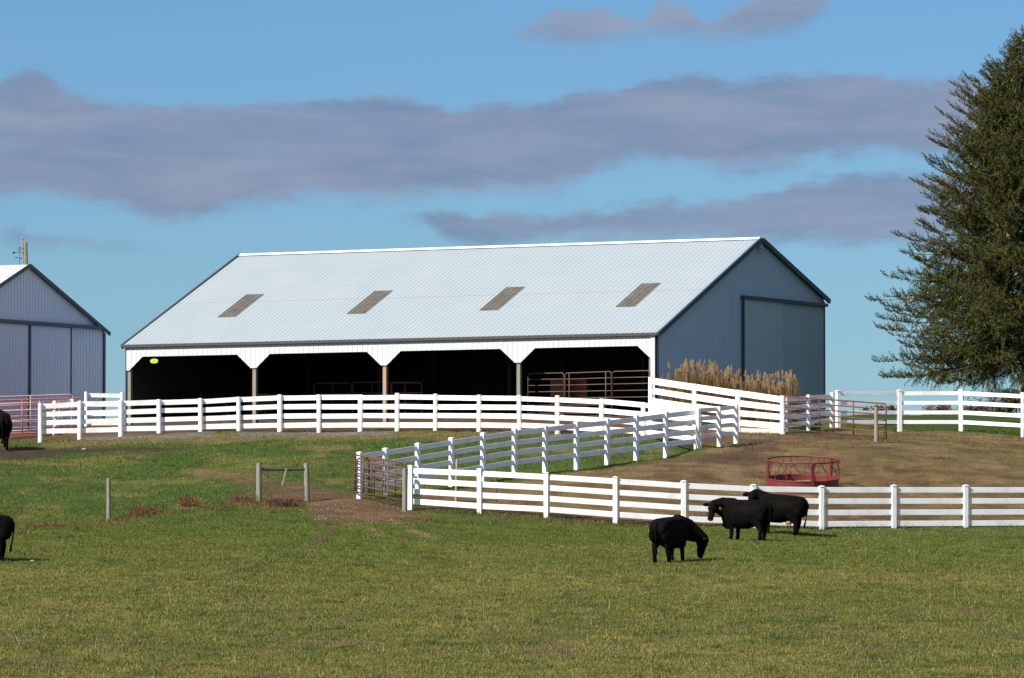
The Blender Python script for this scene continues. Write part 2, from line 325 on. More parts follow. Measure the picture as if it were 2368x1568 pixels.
M['redtube'] = mat('faded_red_tube', (.42, .10, .11), .5, var=.2, vscale=6, dirt=(.5, .4, .36), dirt_amt=.3)
M['dullred'] = mat('red_tube_faded', (.22, .06, .05), .6, var=.2)
M['feeder'] = mat('red_feeder_paint', (.15, .018, .016), .55, var=.3, vscale=4, dirt=(.08, .035, .025), dirt_scale=2.5, dirt_amt=.8)
M['roof'] = mat('white_steel_roofing', (.305, .350, .380), .5, var=.03, vscale=.5, spec=.3, dirt=(.40, .38, .36), dirt_scale=.5, dirt_amt=.10)
M['roof2'] = mat('rust_streaked_roofing', (.58, .57, .56), .5, var=.08, vscale=.8, dirt=(.30, .20, .15), dirt_scale=1.2, dirt_amt=.6)
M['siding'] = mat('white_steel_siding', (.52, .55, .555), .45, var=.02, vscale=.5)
M['gable'] = mat('shade_tinted_white_siding', (.40, .50, .63), .5, var=.03, vscale=.4)  # white siding on the shaded end, bluish shade put into its colour
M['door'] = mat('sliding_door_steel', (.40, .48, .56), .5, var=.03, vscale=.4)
M['gable2'] = mat('shade_tinted_shed_siding', (.60, .64, .73), .5, var=.03, vscale=.4)  # the shed's white siding, its colour tinted to carry the shade
M['trim'] = mat('dark_trim', (.05, .05, .055), .5, var=.1)
M['trimblue'] = mat('navy_trim', (.045, .06, .10), .5, var=.1)
M['skylight'] = mat('aged_fibreglass', (.105, .095, .078), .6, var=.3, vscale=2.5, streak=(1, 1, 1), dirt=(.09, .08, .065), dirt_scale=3, dirt_amt=.6)
M['ridge'] = mat('white_ridge_cap', (.84, .85, .84), .5, var=.02)
M['gutter'] = mat('brown_gutter', (.042, .038, .036), .6, var=.15)
M['inside'] = mat('interior_shade_dark', (.030, .027, .025), .9, var=.3)  # near-black, carries the shade inside the barn as colour
M['floor'] = mat('barn_floor_bedding', (.05, .037, .027), .95, var=.4, vscale=3)
M['orange'] = mat('orange_brown_boards', (.30, .10, .045), .8, var=.2)
M['sign'] = mat('lime_sign', (.36, .60, .015), .5, var=.02)
M['signdark'] = mat('sign_lettering', (.10, .24, .03), .5, var=.02)
M['hoof'] = mat('hoof', (.03, .026, .022), .6)
M['cow'] = mat('black_cattle_hair', (.0032, .0029, .003), .8, var=.5, vscale=3, bump=.5, bscale=30, spec=.05, dirt=(.012, .007, .004), dirt_scale=2, dirt_amt=.6)
M['udder'] = mat('udder_skin', (.42, .27, .20), .6)
M['tag'] = mat('orange_ear_tag', (.85, .42, .02), .5, var=.02)
M['nose'] = mat('muzzle', (.012, .011, .011), .7, spec=.2)
M['wrap'] = mat('white_bale_wrap', (.78, .79, .80), .4, var=.05, bump=.5, bscale=6)
M['bark'] = mat('spruce_bark', (.10, .075, .055), .95, var=.3, bump=.6)
M['cone'] = mat('spruce_cone', (.24, .11, .045), .8, var=.3)
M['iron'] = mat('black_iron', (.03, .03, .032), .6)
M['hay'] = mat('trampled_hay', (.17, .115, .065), .95, var=.4, vscale=6, bump=.8)
M['stone'] = mat('pale_stone', (.27, .245, .22), .8)
M['wire'] = mat('dull_wire', (.12, .11, .10), .6, metal=.5)
M['rope'] = mat('blue_rope', (.10, .30, .45), .8)
M['plaster'] = mat('pale_concrete_curb', (.50, .47, .42), .85, var=.12)
def attr_mat(name, rough=.85, trans=.0, fine=0., bump=0.):
    m, T, b = new_mat(name)
    a = T.n('ShaderNodeAttribute'); a.attribute_name = 'Col'; c = a.outputs['Color']
    g = T.n('ShaderNodeNewGeometry')
    if fine:
        n = T.noise(g.outputs['Position'], 7, 5, .7); k = T.m('MULTIPLY_ADD', n, fine * 2, 1 - fine)
        n_ = T.noise(g.outputs['Position'], 38, 3, .7); k2 = T.m('MULTIPLY_ADD', n_, fine * 2.2, 1 - fine * 1.1)
        k = T.m('MULTIPLY', k, k2)
        cc = T.n('ShaderNodeCombineColor'); [T.l(k, cc.inputs[i]) for i in range(3)]
        c = T.mix(1.0, c, cc.outputs[0], 'MULTIPLY')
    T.l(c, b.inputs['Base Color']); b.inputs['Roughness'].default_value = rough; b.inputs['Specular IOR Level'].default_value = .15
    if bump:
        bn = T.n('ShaderNodeBump'); bn.inputs['Strength'].default_value = bump; bn.inputs['Distance'].default_value = .12
        T.l(T.noise(g.outputs['Position'], 9, 6, .75), bn.inputs['Height']); T.l(bn.outputs[0], b.inputs['Normal'])
    if trans:
        tr = T.n('ShaderNodeBsdfTranslucent'); T.l(c, tr.inputs[0]); mx = T.n('ShaderNodeMixShader'); mx.inputs[0].default_value = trans
        T.l(b.outputs[0], mx.inputs[1]); T.l(tr.outputs[0], mx.inputs[2]); out = T.t.nodes['Material Output']; T.l(mx.outputs[0], out.inputs[0])
    return m
M['ground'] = attr_mat('pasture_soil', .95, 0, .45, .9)
M['leaf'] = attr_mat('blade_foliage', .75, .18)
# ------------------------------------------------------------------ object helpers
ORG = {}
def tag(o, label=None, cat=None, group=None, kind=None):
    if label: o['label'] = label
    if cat: o['category'] = cat
    if group: o['group'] = group
    if kind: o['kind'] = kind
    return o
def thing(name, label, cat, loc, group=None, rz=0):
    o = bpy.data.objects.new(name, None); col.objects.link(o); o.empty_display_size = .3
    o.location = loc; o.rotation_euler = (0, 0, rz); ORG[o.name] = Vector(loc)
    return tag(o, label, cat, group)
def raw_mesh(name, V, Fc, m, parent=None, origin=None, smooth=False, colors=None):
    V = np.asarray(V, float)
    if origin is None: origin = ORG.get(parent.name, Vector((0, 0, 0))) if parent else Vector((0, 0, 0))
    me = bpy.data.meshes.new(name)
    me.from_pydata((V - np.array(origin)).tolist() if len(V) < 200000 else (V - np.array(origin)).tolist(), [], Fc)
    me.materials.append(m)
    if smooth: me.polygons.foreach_set('use_smooth', [True] * len(me.polygons))
    if colors is not None:
        ca = me.color_attributes.new('Col', 'FLOAT_COLOR', 'POINT')
        c4 = np.ones((len(V), 4), np.float32); c4[:, :3] = colors; ca.data.foreach_set('color', c4.ravel())
    o = bpy.data.objects.new(name, me); col.objects.link(o)
    if parent:
        o.parent = parent
        if parent.name in ORG: ORG[o.name] = ORG[parent.name]
    else: o.location = origin; ORG[o.name] = Vector(origin)
    return o
def fast_mesh(name, V, tri, m, colors=None, parent=None, origin=(0, 0, 0), k=3):
    V = np.asarray(V, np.float32) - np.array(origin, np.float32); n = len(tri)
    me = bpy.data.meshes.new(name); me.vertices.add(len(V)); me.vertices.foreach_set('co', V.ravel())
    me.loops.add(n * k); me.loops.foreach_set('vertex_index', np.asarray(tri, np.int32).ravel())
    me.polygons.add(n); me.polygons.foreach_set('loop_start', np.arange(0, n * k, k, dtype=np.int32)); me.polygons.foreach_set('loop_total', np.full(n, k, np.int32))
    me.materials.append(m)
    if colors is not None:
        ca = me.color_attributes.new('Col', 'FLOAT_COLOR', 'POINT'); c4 = np.ones((len(V), 4), np.float32); c4[:, :3] = colors; ca.data.foreach_set('color', c4.ravel())
    me.update(calc_edges=True)
    o = bpy.data.objects.new(name, me); col.objects.link(o)
    if parent: o.parent = parent; ORG[o.name] = ORG.get(parent.name)
    else: o.location = origin
    return o
class MB:
    def __init__(s): s.v = []; s.f = []
    def add(s, V, Fc):
        n = len(s.v); s.v += [tuple(p) for p in V]; s.f += [tuple(i + n for i in q) for q in Fc]; return s
    def box8(s, P):   # 4 bottom ccw, 4 top ccw
        return s.add(P, [(3, 2, 1, 0), (4, 5, 6, 7), (0, 1, 5, 4), (1, 2, 6, 5), (2, 3, 7, 6), (3, 0, 4, 7)])
    def beam(s, p0, p1, w, h, up=Vector((0, 0, 1)), bev=0):
        p0 = Vector(p0); p1 = Vector(p1); d = (p1 - p0).normalized(); sd = d.cross(up).normalized(); u = sd.cross(d).normalized()
        a = sd * w / 2; b = u * h / 2
        if not bev:
            return s.box8([p0 - a - b, p0 + a - b, p1 + a - b, p1 - a - b, p0 - a + b, p0 + a + b, p1 + a + b, p1 - a + b])
        oc = [(-1, -1 + bev), (-1 + bev, -1), (1 - bev, -1), (1, -1 + bev), (1, 1 - bev), (1 - bev, 1), (-1 + bev, 1), (-1, 1 - bev)]
        V = [p + a * x + b * y for p in (p0, p1) for x, y in oc]; n = 8
        return s.add(V, [tuple(range(7, -1, -1)), tuple(range(8, 16))] + [(i, (i + 1) % n, n + (i + 1) % n, n + i) for i in range(n)])
    def tube(s, P, r, n=8, cap=True):
        P = [Vector(p) for p in P]; r = r if isinstance(r, (list, tuple)) else [r] * len(P); V = []
        for i, p in enumerate(P):
            d = (P[min(i + 1, len(P) - 1)] - P[max(i - 1, 0)]).normalized()
            up = Vector((0, 0, 1)) if abs(d.z) < .9 else Vector((1, 0, 0)); a = d.cross(up).normalized(); b = a.cross(d).normalized()
            V += [p + (a * math.cos(2 * math.pi * k / n) + b * math.sin(2 * math.pi * k / n)) * r[i] for k in range(n)]
        Fc = [(i * n + k, i * n + (k + 1) % n, (i + 1) * n + (k + 1) % n, (i + 1) * n + k) for i in range(len(P) - 1) for k in range(n)]
        if cap: Fc += [tuple(range(n - 1, -1, -1)), tuple(range((len(P) - 1) * n, len(P) * n))]
        return s.add(V, Fc)
    def ell(s, c, r, M3=None, n=10, m=7):
        c = Vector(c); V = []; Fc = []
        for j in range(m + 1):
            t = math.pi * j / m
            for i in range(n):
                p = Vector((math.sin(t) * math.cos(2 * math.pi * i / n) * r[0], math.sin(t) * math.sin(2 * math.pi * i / n) * r[1], math.cos(t) * r[2]))
                V.append(c + (M3 @ p if M3 else p))
        for j in range(m):
            for i in range(n):
                a, b, c2, d = j * n + i, j * n + (i + 1) % n, (j + 1) * n + (i + 1) % n, (j + 1) * n + i
                Fc.append((a, d, c2, b))
        return s.add(V, Fc)
    def build(s, name, m, parent=None, origin=None, smooth=False):
        return raw_mesh(name, s.v, s.f, m, parent, origin, smooth)
# ------------------------------------------------------------------ ground mesh
ny, nx = GX.shape
idx = np.arange(ny * nx).reshape(ny, nx)
quads = np.stack([idx[:-1, :-1], idx[:-1, 1:], idx[1:, 1:], idx[1:, :-1]], -1).reshape(-1, 4)
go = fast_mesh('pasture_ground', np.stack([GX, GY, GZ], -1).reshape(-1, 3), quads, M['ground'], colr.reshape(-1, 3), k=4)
go.data.polygons.foreach_set('use_smooth', [True] * len(go.data.polygons)); tag(go, kind='structure')
# ------------------------------------------------------------------ grass blades
fi0 = int(np.where(xs == XF[0])[0][0]); fj0 = int(np.where(ys == YF[0])[0][0])
SZ = GZ[fj0:fj0 + len(YF), fi0:fi0 + len(XF)]; SCc = colr[fj0:fj0 + len(YF), fi0:fi0 + len(XF)]; SB = blade[fj0:fj0 + len(YF), fi0:fi0 + len(XF)]; SP = pad[fj0:fj0 + len(YF), fi0:fi0 + len(XF)]
def samp(A, X, Y):
    u = np.clip((X - XF[0]) / .25, 0, A.shape[1] - 1.001); v = np.clip((Y - YF[0]) / .25, 0, A.shape[0] - 1.001)
    i = u.astype(int); j = v.astype(int); a = u - i; b = v - j
    if A.ndim == 3: a = a[:, None]; b = b[:, None]
    return (A[j, i] * (1 - a) + A[j, i + 1] * a) * (1 - b) + (A[j + 1, i] * (1 - a) + A[j + 1, i + 1] * a) * b
def scatter(n, y0, y1, thr=.0):
    Y = np.sqrt(RNG.uniform(y0 ** 2, y1 ** 2, n)); X = RNG.uniform(-.101, .101, n) * Y
    return X, Y
def blades(name, label, n, y0, y1, hmin, hmax, wid, keep, tintf, colmul=1., kind='stuff', cat='grass'):
    X, Y = scatter(n, y0, y1)
    k = keep(X, Y); X = X[k]; Y = Y[k]; n = len(X)
    Z = samp(SZ, X, Y); c = samp(SCc, X, Y) * colmul
    clump = fbm(X, Y, 1.1, 101, 3); h = (hmin + (hmax - hmin) * RNG.random(n) ** 1.6) * (.55 + 1.0 * clump) * (1 + 1.3 * samp(SF, X, Y))
    a = RNG.uniform(0, 2 * math.pi, n); w = wid * RNG.uniform(.6, 1.4, n); lean = RNG.normal(0, .35, (n, 2)) * h[:, None]
    dx = np.cos(a) * w; dy = np.sin(a) * w
    V = np.empty((n, 3, 3)); V[:, 0] = np.stack([X - dx, Y - dy, Z - .01], 1); V[:, 1] = np.stack([X + dx, Y + dy, Z - .01], 1)
    V[:, 2] = np.stack([X + lean[:, 0], Y + lean[:, 1], Z + h], 1)
    c = tintf(c, n, X, Y)
    if name == 'grass':
        tf = sst(fbm(X, Y, 1.9, 181, 3), .66, .78); V[:, 2, 2] += tf * h * .9; c = c * (1 - .45 * tf[:, None]) + np.array([.03, .06, .01]) * .35 * tf[:, None]
    o = fast_mesh(name, V.reshape(-1, 3), np.arange(3 * n).reshape(-1, 3), M['leaf'], np.repeat(c, 3, 0))
    return tag(o, label, cat, kind=kind)
SF = linemask([(948,1178),(1108,1188),(1262,1199),(1421.7,1213),(1580,1218),(1741,1222),(1898,1223.5),(2066,1222),(2231,1220),(2560,1219)], 3, 3, 3, (178, 192))[fj0:fj0 + len(YF), fi0:fi0 + len(XF)]
def tint_field(c, n, X, Y):
    r = RNG.random(n)[:, None]; yl = fbm(X, Y, .8, 111, 3)[:, None]
    ye = np.array([.25, .205, .062]); gr = np.array([.055, .105, .017])
    c = c * 1.42
    c = np.where(r < .16 + .30 * (yl - .5) + .12 * sst(-Y, -170, -120)[:, None], ye * RNG.uniform(.6, 1.25, (n, 1)), c)
    c = np.where(r > .80, gr * RNG.uniform(.6, 1.3, (n, 1)), c)
    return c * RNG.uniform(.75, 1.25, (n, 1))
blades('grass', 'grazed green and straw coloured pasture grass', 900000, 101, 183, .02, .065, .010,
       lambda X, Y: RNG.random(len(X)) < samp(SB, X, Y), tint_field)
blades('grass', 'short green turf on the slope below the barns', 330000, 181, 233, .02, .075, .012,
       lambda X, Y: RNG.random(len(X)) < samp(SB, X, Y), tint_field)
def tint_dry(c, n, X, Y): return c * RNG.uniform(.7, 1.9, (n, 1)) + np.array([.035, .025, .01]) * RNG.random((n, 1))
blades('dry_grass', 'short dry tan stubble inside the brown paddock', 150000, 182, 230, .015, .05, .013,
       lambda X, Y: (RNG.random(len(X)) < samp(SP, X, Y) * .85 * sst(fbm(X, Y, .8, 131, 3), .35, .6)), tint_dry)
SE = edge[fj0:fj0 + len(YF), fi0:fi0 + len(XF)]
def tint_weed(c, n, X, Y): return np.array([.15, .085, .04]) * RNG.uniform(.4, 1.5, (n, 1)) + np.array([.0, .03, .0]) * RNG.random((n, 1))
blades('fence_line_weeds', 'strip of dry brown weeds along the old fence line', 200000, 168, 190, .05, .16, .012,
       lambda X, Y: RNG.random(len(X)) < samp(SE, X, Y) * sst(fbm(X, Y, .8, 201, 3), .3, .6), tint_weed, cat='weeds')
def tint_stalk(c, n, X, Y): return np.array([.36, .30, .14]) * RNG.uniform(.6, 1.3, (n, 1))
blades('grass_stalks', 'thin pale seed stalks standing above the foreground grass', 2600, 101, 180, .10, .30, .006,
       lambda X, Y: RNG.random(len(X)) < samp(SB, X, Y) * sst(-Y, -175, -105), tint_stalk)
# ------------------------------------------------------------------ fences
def fence(name, label, cat, P, style, group=None, thick=12.9, skip_first=False, lean=0.0, postw=.145, rails_to=None, nr=4, base_board=False):
    org = on(*at(P[0][0], P[0][1], P[0][5])[:2]); root = thing(name, label, cat, org, group)
    m = M['vinyl'] if style == 'vinyl' else M['whitewood']
    tops = []
    for k, p in enumerate(P):
        b = Vector(at(p[0], p[1], p[5])); g = on(b.x, b.y); top = Vector(at(p[0], p[2], p[5]))
        nx_ = Vector(at(P[min(k + 1, len(P) - 1)][0], 1000, P[min(k + 1, len(P) - 1)][5])) - Vector(at(P[max(k - 1, 0)][0], 1000, P[max(k - 1, 0)][5])); nx_.z = 0; nx_.normalize()
        tops.append((b, nx_))
        if k == 0 and skip_first: continue
        mb = MB(); lx = random.uniform(-1, 1) * lean
        bot = Vector((g.x, g.y, g.z - .25)); tp = Vector((top.x + lx, top.y, top.z))
        if style == 'vinyl':
            mb.beam(bot, tp - Vector((0, 0, .03)), postw, postw, up=nx_, bev=.06)
            z = tp.z - .03; e = postw * .60; f2 = postw * .62; sd = nx_.cross(Vector((0, 0, 1)))
            c0 = [Vector((tp.x, tp.y, z)) + nx_ * e * a + sd * e * b_ for a, b_ in ((-1, -1), (1, -1), (1, 1), (-1, 1))]
            c1 = [q + Vector((0, 0, .022)) for q in c0]; ap = Vector((tp.x, tp.y, z + .055))
            mb.add(c0 + c1 + [ap], [(3, 2, 1, 0), (0, 1, 5, 4), (1, 2, 6, 5), (2, 3, 7, 6), (3, 0, 4, 7), (4, 5, 8), (5, 6, 8), (6, 7, 8), (7, 4, 8)])
            mb.build('post', m, root)
        else:
            r = postw / 2 * random.uniform(.9, 1.12)
            mb.tube([bot, bot.lerp(tp, .5), tp - Vector((0, 0, .015)), tp], [r * 1.06, r, r * .96, r * .84], 12)
            mb.build('post', m, root, smooth=False)
    for k in range(len(P) - 1):
        a, b = P[k], P[k + 1]
        for j in range(nr):
            fr = j / (nr - 1)
            def mid(p):
                t = thick / 2; y = (p[3] + t) + fr * ((p[4] - t) - (p[3] + t)); return Vector(at(p[0], y, p[5]))
            p0, p1 = mid(a), mid(b)
            hh = thick * a[5] / F
            off = Vector((0, 0, 0)); d = (p1 - p0).normalized(); sd = d.cross(Vector((0, 0, 1))).normalized()
            if sd.y > 0: sd = -sd          # towards the camera side
            if style == 'wood':
                off = -sd * (postw * .5 - .01); j1 = Vector((0, 0, random.uniform(-.015, .015))); j2 = Vector((0, 0, random.uniform(-.015, .015)))
                MB().beam(p0 + off + j1 - d * .06, p1 + off + j2 + d * .05, .035, hh * random.uniform(.93, 1.04), bev=.0).build('rail', m, root)
            else:
                MB().beam(p0 + d * .055, p1 - d * .055, .045, hh, bev=.12).build('rail', m, root)
    return root
fence('white_fence', 'long curved white wooden fence with round posts in front of the open barn', 'fence', FA, 'wood', lean=.015, postw=.19, thick=11.5)
fence('white_fence', 'shaded white vinyl fence running diagonally up the slope from the rusty gate', 'fence', FB, 'vinyl', postw=.15, thick=11.6)
fence('white_fence', 'short white fence with round posts between the diagonal fence and the paddock opening', 'fence', FC, 'wood', lean=.02, postw=.18, thick=9.5, skip_first=False)
fence('white_fence', 'bright white four rail vinyl fence across the front of the brown paddock', 'fence', FD, 'vinyl', postw=.15, thick=12.9)
fence('white_fence', 'white fence of wide boards sloping down from the barn corner to the brown tube gate', 'fence', FE, 'wood', lean=0, postw=.20, thick=14.5)
fence('white_fence', 'shaded grey white fence section behind the open brown tube gate', 'fence', FH, 'wood', lean=.01, postw=.17, thick=10.5)
fence('white_fence', 'white four rail fence beneath the spruce tree at the right', 'fence', FI, 'vinyl', postw=.17, thick=9.0)
fence('white_fence', 'short white fence piece behind the left end of the curved fence', 'fence', FJ1, 'wood', postw=.17, thick=9.5)
fence('white_fence', 'white fence piece standing between the left shed and the open barn', 'fence', FJ2, 'wood', postw=.17, thick=10)
# pale curb under the wide boards
c0 = Vector(at(1640, 993, 221.5)); c1 = Vector(at(1808, 1001, 216.2))
mb = MB(); N = 8
for k in range(N):
    a = c0.lerp(c1, k / N); b = c0.lerp(c1, (k + 1) / N); za = gh(a.x, a.y) - .1
    mb.beam((a.x, a.y - .12, za + .14), (b.x, b.y - .12, gh(b.x, b.y) + .04), .12, .30)
tag(mb.build('curb', M['plaster'], None, tuple(c0)), 'low pale concrete curb at the foot of the wide white boards', 'curb')
# ------------------------------------------------------------------ tube gates
def arc_pts(c, r, a0, a1, U, n=5):
    return [c + U * (math.cos(a) * r) + Vector((0, 0, math.sin(a) * r)) for a in [a0 + (a1 - a0) * i / n for i in range(n + 1)]]
def tube_gate(label, p0, p1, h0, h1, m, bars, ups, r=.022, cat='gate', group=None, name='tube_gate', legs=False):
    p0 = Vector(p0); p1 = Vector(p1); root = thing(name, label, cat, p0, group)
    U = (p1 - p0); L = U.length; Uh = U.normalized(); up = Vector((0, 0, 1)); rr = .13
    def P(u, v): return p0 + U * u + up * (v * (h0 + (h1 - h0) * u))
    e = rr / L
    pts = [P(0, 0)] + [P(0, 1) - up * rr] + [P(e * (1 - math.cos(a)), 1) - up * rr * (1 - math.sin(a)) for a in (R(22), R(45), R(68))] + [P(e, 1), P(1 - e, 1)] \
        + [P(1 - e * (1 - math.cos(a)), 1) - up * rr * (1 - math.sin(a)) for a in (R(68), R(45), R(22))] + [P(1, 1) - up * rr, P(1, 0), P(0, 0)]
    MB().tube(pts, r * 1.15, 8).build('frame', m, root, smooth=True)
    for v in bars: MB().tube([P(0, v), P(1, v)], r, 8).build('rail', m, root, smooth=True)
    for u in ups: MB().tube([P(u, 0), P(u, .995)], r * 1.05, 8).build('upright', m, root, smooth=True)
    if legs:
        for u in (0.02, .98):
            q = P(u, 0); MB().tube([q, Vector((q.x, q.y, gh(q.x, q.y) - .05))], r * 1.2, 8).build('leg', m, root)
    return root
B6 = (.17, .34, .51, .68, .84)
# gate beside the diagonal fence
a = Vector(at(820.5, 1137, 185.9)); b = Vector(at(937, 1156, 182.9))
tube_gate('rusty brown tube gate hung on the round post at the dirt track', a, b, 85 * 185.9 / F, 86 * 182.9 / F, M['rust'], B6, (.17, .33, .56, .60, .80), r=.028)
a2 = Vector(at(823, 1140, 186.6)); b2 = Vector(at(890, 1150, 186.0))
tube_gate('darker tube panel folded behind the rusty gate at the dirt track', a2, b2, 84 * 186.6 / F, 84 * 186 / F, M['rust'], (.2, .45, .7), (.2, .45, .62), r=.024)
# gate in the right barn bay (facade line)
def bpt(u, d, z=0): return BO + BU * u + BV * d + Vector((0, 0, z))
ga = Vector(at(1220.5, 956, 236.2)); gb = Vector(at(1502, 955, 230.5))
gm = ga.lerp(gb, .30); gn = ga.lerp(gb, .69)
hA = 92 * 236 / F; hB = 98 * 230.5 / F
tube_gate('left brown tube panel in the right bay of the open barn', ga, gm, hA, hA * 1.01, M['rust2'], (.2, .38, .54, .70, .85), (), r=.019)
tube_gate('middle brown tube panel in the right bay of the open barn', gm + Vector((.05, -.06, 0)), gn, hA, hA * 1.03, M['rust2'], (.2, .38, .54, .70, .85), (.09, .88), r=.019)
tube_gate('right brown tube panel beside the barn corner post', gn + Vector((.05, .06, 0)), gb, hA * 1.03, hB, M['rust2'], (.2, .38, .54, .70, .85), (), r=.019)
# open gate at the right
a = Vector(at(1811, 992.5, 216.0)); b = Vector(at(2048.5, 1013, 206.4))
tube_gate('long open brown tube gate resting against the short wooden post', a, b, 76 * 216 / F, 79.5 * 206.4 / F, M['rust'], B6, (.36, .69), r=.026)
# left red gates
a = Vector(at(-40, 1003, 232)); b = Vector(at(187, 1000, 233))
tube_gate('faded red tube gate in front of the left shed', a, b, 76 * 232 / F, 80 * 233 / F, M['redtube'], B6, (.40, .58, .78), r=.028)
a = Vector(at(-50, 1001, 236)); b = Vector(at(168, 990, 237))
tube_gate('rust streaked pale tube gate standing behind the red gate', a, b, 82 * 236 / F, 78 * 237 / F, mat('pale_rusty_tube', (.42, .33, .30), .6, var=.3, vscale=5), (.3, .6, .8), (.55,), r=.026)
# dim panels just inside the middle bays
for (x0, x1, yt, yb, mm, lab) in [(726, 812, 886, 962, 'rust', 'first dim tube panel just inside the middle of the barn'), (816, 905, 884, 961, 'rust', 'second dim tube panel beside the tan barn post'),
                               (905, 975, 884.5, 958, 'dullred', 'red tube panel standing inside the third barn bay')]:
    Yd = 243.0 - (x0 - 726) * .011; Ye = 243.0 - (x1 - 726) * .011
    Yd += .6; Ye += .6
    tube_gate(lab, at(x0, yb, Yd), at(x1, yb, Ye), (yb - yt) * Yd / F, (yb - yt) * Ye / F, M['rust2' if mm == 'rust' else mm], (.35, .68), (.5,) if mm == 'rust' else (.45,), r=.018 if mm == 'rust' else .032, legs=True)
# ------------------------------------------------------------------ barns
def prof(u, p, w, h):
    q = (u + p / 2) % p - p / 2; q = abs(q); return h * float(np.clip((w / 2 - q) / (w / 4), 0, 1))
def ribbed(O, U, V, N, u0, u1, lo, hi, p=.2515, w=.05, h=.02, breaks=(), shift=0):
    us = {u0, u1, *[b for b in breaks if u0 <= b <= u1]}
    k = math.ceil((u0 - shift) / p) - 1
    while k * p + shift < u1 + p:
        for o in (-w / 2, -w / 4, w / 4, w / 2):
            u = k * p + shift + o
            if u0 < u < u1: us.add(round(u, 5))
        k += 1
    us = sorted(us); V_ = []; Fc = []
    for u in us:
        n = N * prof(u - shift, p, w, h); V_ += [O + U * u + V * lo(u) + n, O + U * u + V * hi(u) + n]
    for i in range(len(us) - 1): Fc.append((2 * i, 2 * i + 2, 2 * i + 3, 2 * i + 1))
    mb = MB(); mb.add(V_, Fc); return mb
def const(v): return lambda u: v
def pl(xs_, ys_): return lambda u: float(np.interp(u, xs_, ys_))
UP = Vector((0, 0, 1))
barn = thing('open_front_barn', 'big white open fronted barn with a pale ribbed roof and four bays', 'barn', BO)
D = BA + BB; FN = -BV; GN = BU
bay = BL / 4; hd = .56; dr = .62; ch = .72; fl = .14
bx = [0]; by = [BHE - hd - dr]
pxs = []; pys = []
for k in range(4):
    s = k * bay; e = s + bay
    pxs += [s + fl, s + fl + ch, e - fl - ch, e - fl]; pys += [BHE - hd - dr, BHE - hd, BHE - hd, BHE - hd - dr]
pxs = [0] + pxs + [BL]; pys = [BHE - hd - dr] + pys + [BHE - hd - dr]
ribbed(BO + FN * .10, BU, UP, FN, 0, BL, pl(pxs, pys), const(BHE - .02), breaks=pxs, w=.046, h=.016).build('front_wall', M['siding'], barn)
MB().beam(bpt(BL - .10, -.115, -.5), bpt(BL - .10, -.115, BHE - .03), .20, .05, up=BV).build('corner_trim', M['siding'], barn)
# header boards behind the chamfers
# posts
pm = [M['greywood'], M['wood'], M['tanwood'], M['greywood'], M['wood']]
for k in range(5):
    u = min(max(k * bay, .10), BL - .25)
    MB().beam(bpt(u, .05, -.7), bpt(u, .05, BHE - hd - dr + .06), .17, .17, up=BV).build('post', pm[k], barn)
for k in range(5):
    u = min(max(k * bay + (bay * .5 if k < 4 else 0), .3), BL - .3)
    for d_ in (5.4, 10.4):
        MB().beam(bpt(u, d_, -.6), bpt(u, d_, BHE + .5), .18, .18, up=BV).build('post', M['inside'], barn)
# gable wall right
gu = [0, BA, D]; gy = [BHE, BHR, BHB]
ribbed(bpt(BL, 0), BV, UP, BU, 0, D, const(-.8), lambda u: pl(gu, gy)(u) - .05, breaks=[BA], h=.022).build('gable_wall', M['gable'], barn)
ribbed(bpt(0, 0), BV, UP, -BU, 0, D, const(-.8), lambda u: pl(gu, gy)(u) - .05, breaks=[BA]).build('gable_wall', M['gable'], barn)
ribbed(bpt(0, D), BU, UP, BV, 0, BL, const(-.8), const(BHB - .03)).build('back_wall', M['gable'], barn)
# near-black inner lining, the barn's inside shade put into its colour
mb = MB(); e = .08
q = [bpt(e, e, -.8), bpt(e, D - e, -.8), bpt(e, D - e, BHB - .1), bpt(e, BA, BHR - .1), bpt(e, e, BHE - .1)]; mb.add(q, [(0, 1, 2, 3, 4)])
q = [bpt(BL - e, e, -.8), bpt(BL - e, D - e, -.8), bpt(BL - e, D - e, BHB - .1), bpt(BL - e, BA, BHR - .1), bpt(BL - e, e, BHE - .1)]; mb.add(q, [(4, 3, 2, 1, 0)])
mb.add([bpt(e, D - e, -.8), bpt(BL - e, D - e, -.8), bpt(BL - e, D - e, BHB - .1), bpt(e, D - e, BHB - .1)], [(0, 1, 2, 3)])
mb.build('wall_shade_lining', M['inside'], barn)
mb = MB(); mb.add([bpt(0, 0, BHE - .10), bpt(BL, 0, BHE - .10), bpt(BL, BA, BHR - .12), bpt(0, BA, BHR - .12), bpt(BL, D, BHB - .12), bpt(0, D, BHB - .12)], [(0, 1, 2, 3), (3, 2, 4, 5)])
mb.build('ceiling_shade_lining', M['inside'], barn)
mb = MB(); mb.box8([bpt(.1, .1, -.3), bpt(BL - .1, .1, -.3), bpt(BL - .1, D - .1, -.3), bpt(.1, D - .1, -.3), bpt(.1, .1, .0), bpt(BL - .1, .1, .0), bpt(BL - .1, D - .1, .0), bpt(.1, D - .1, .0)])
mb.build('barn_floor', M['floor'], barn)
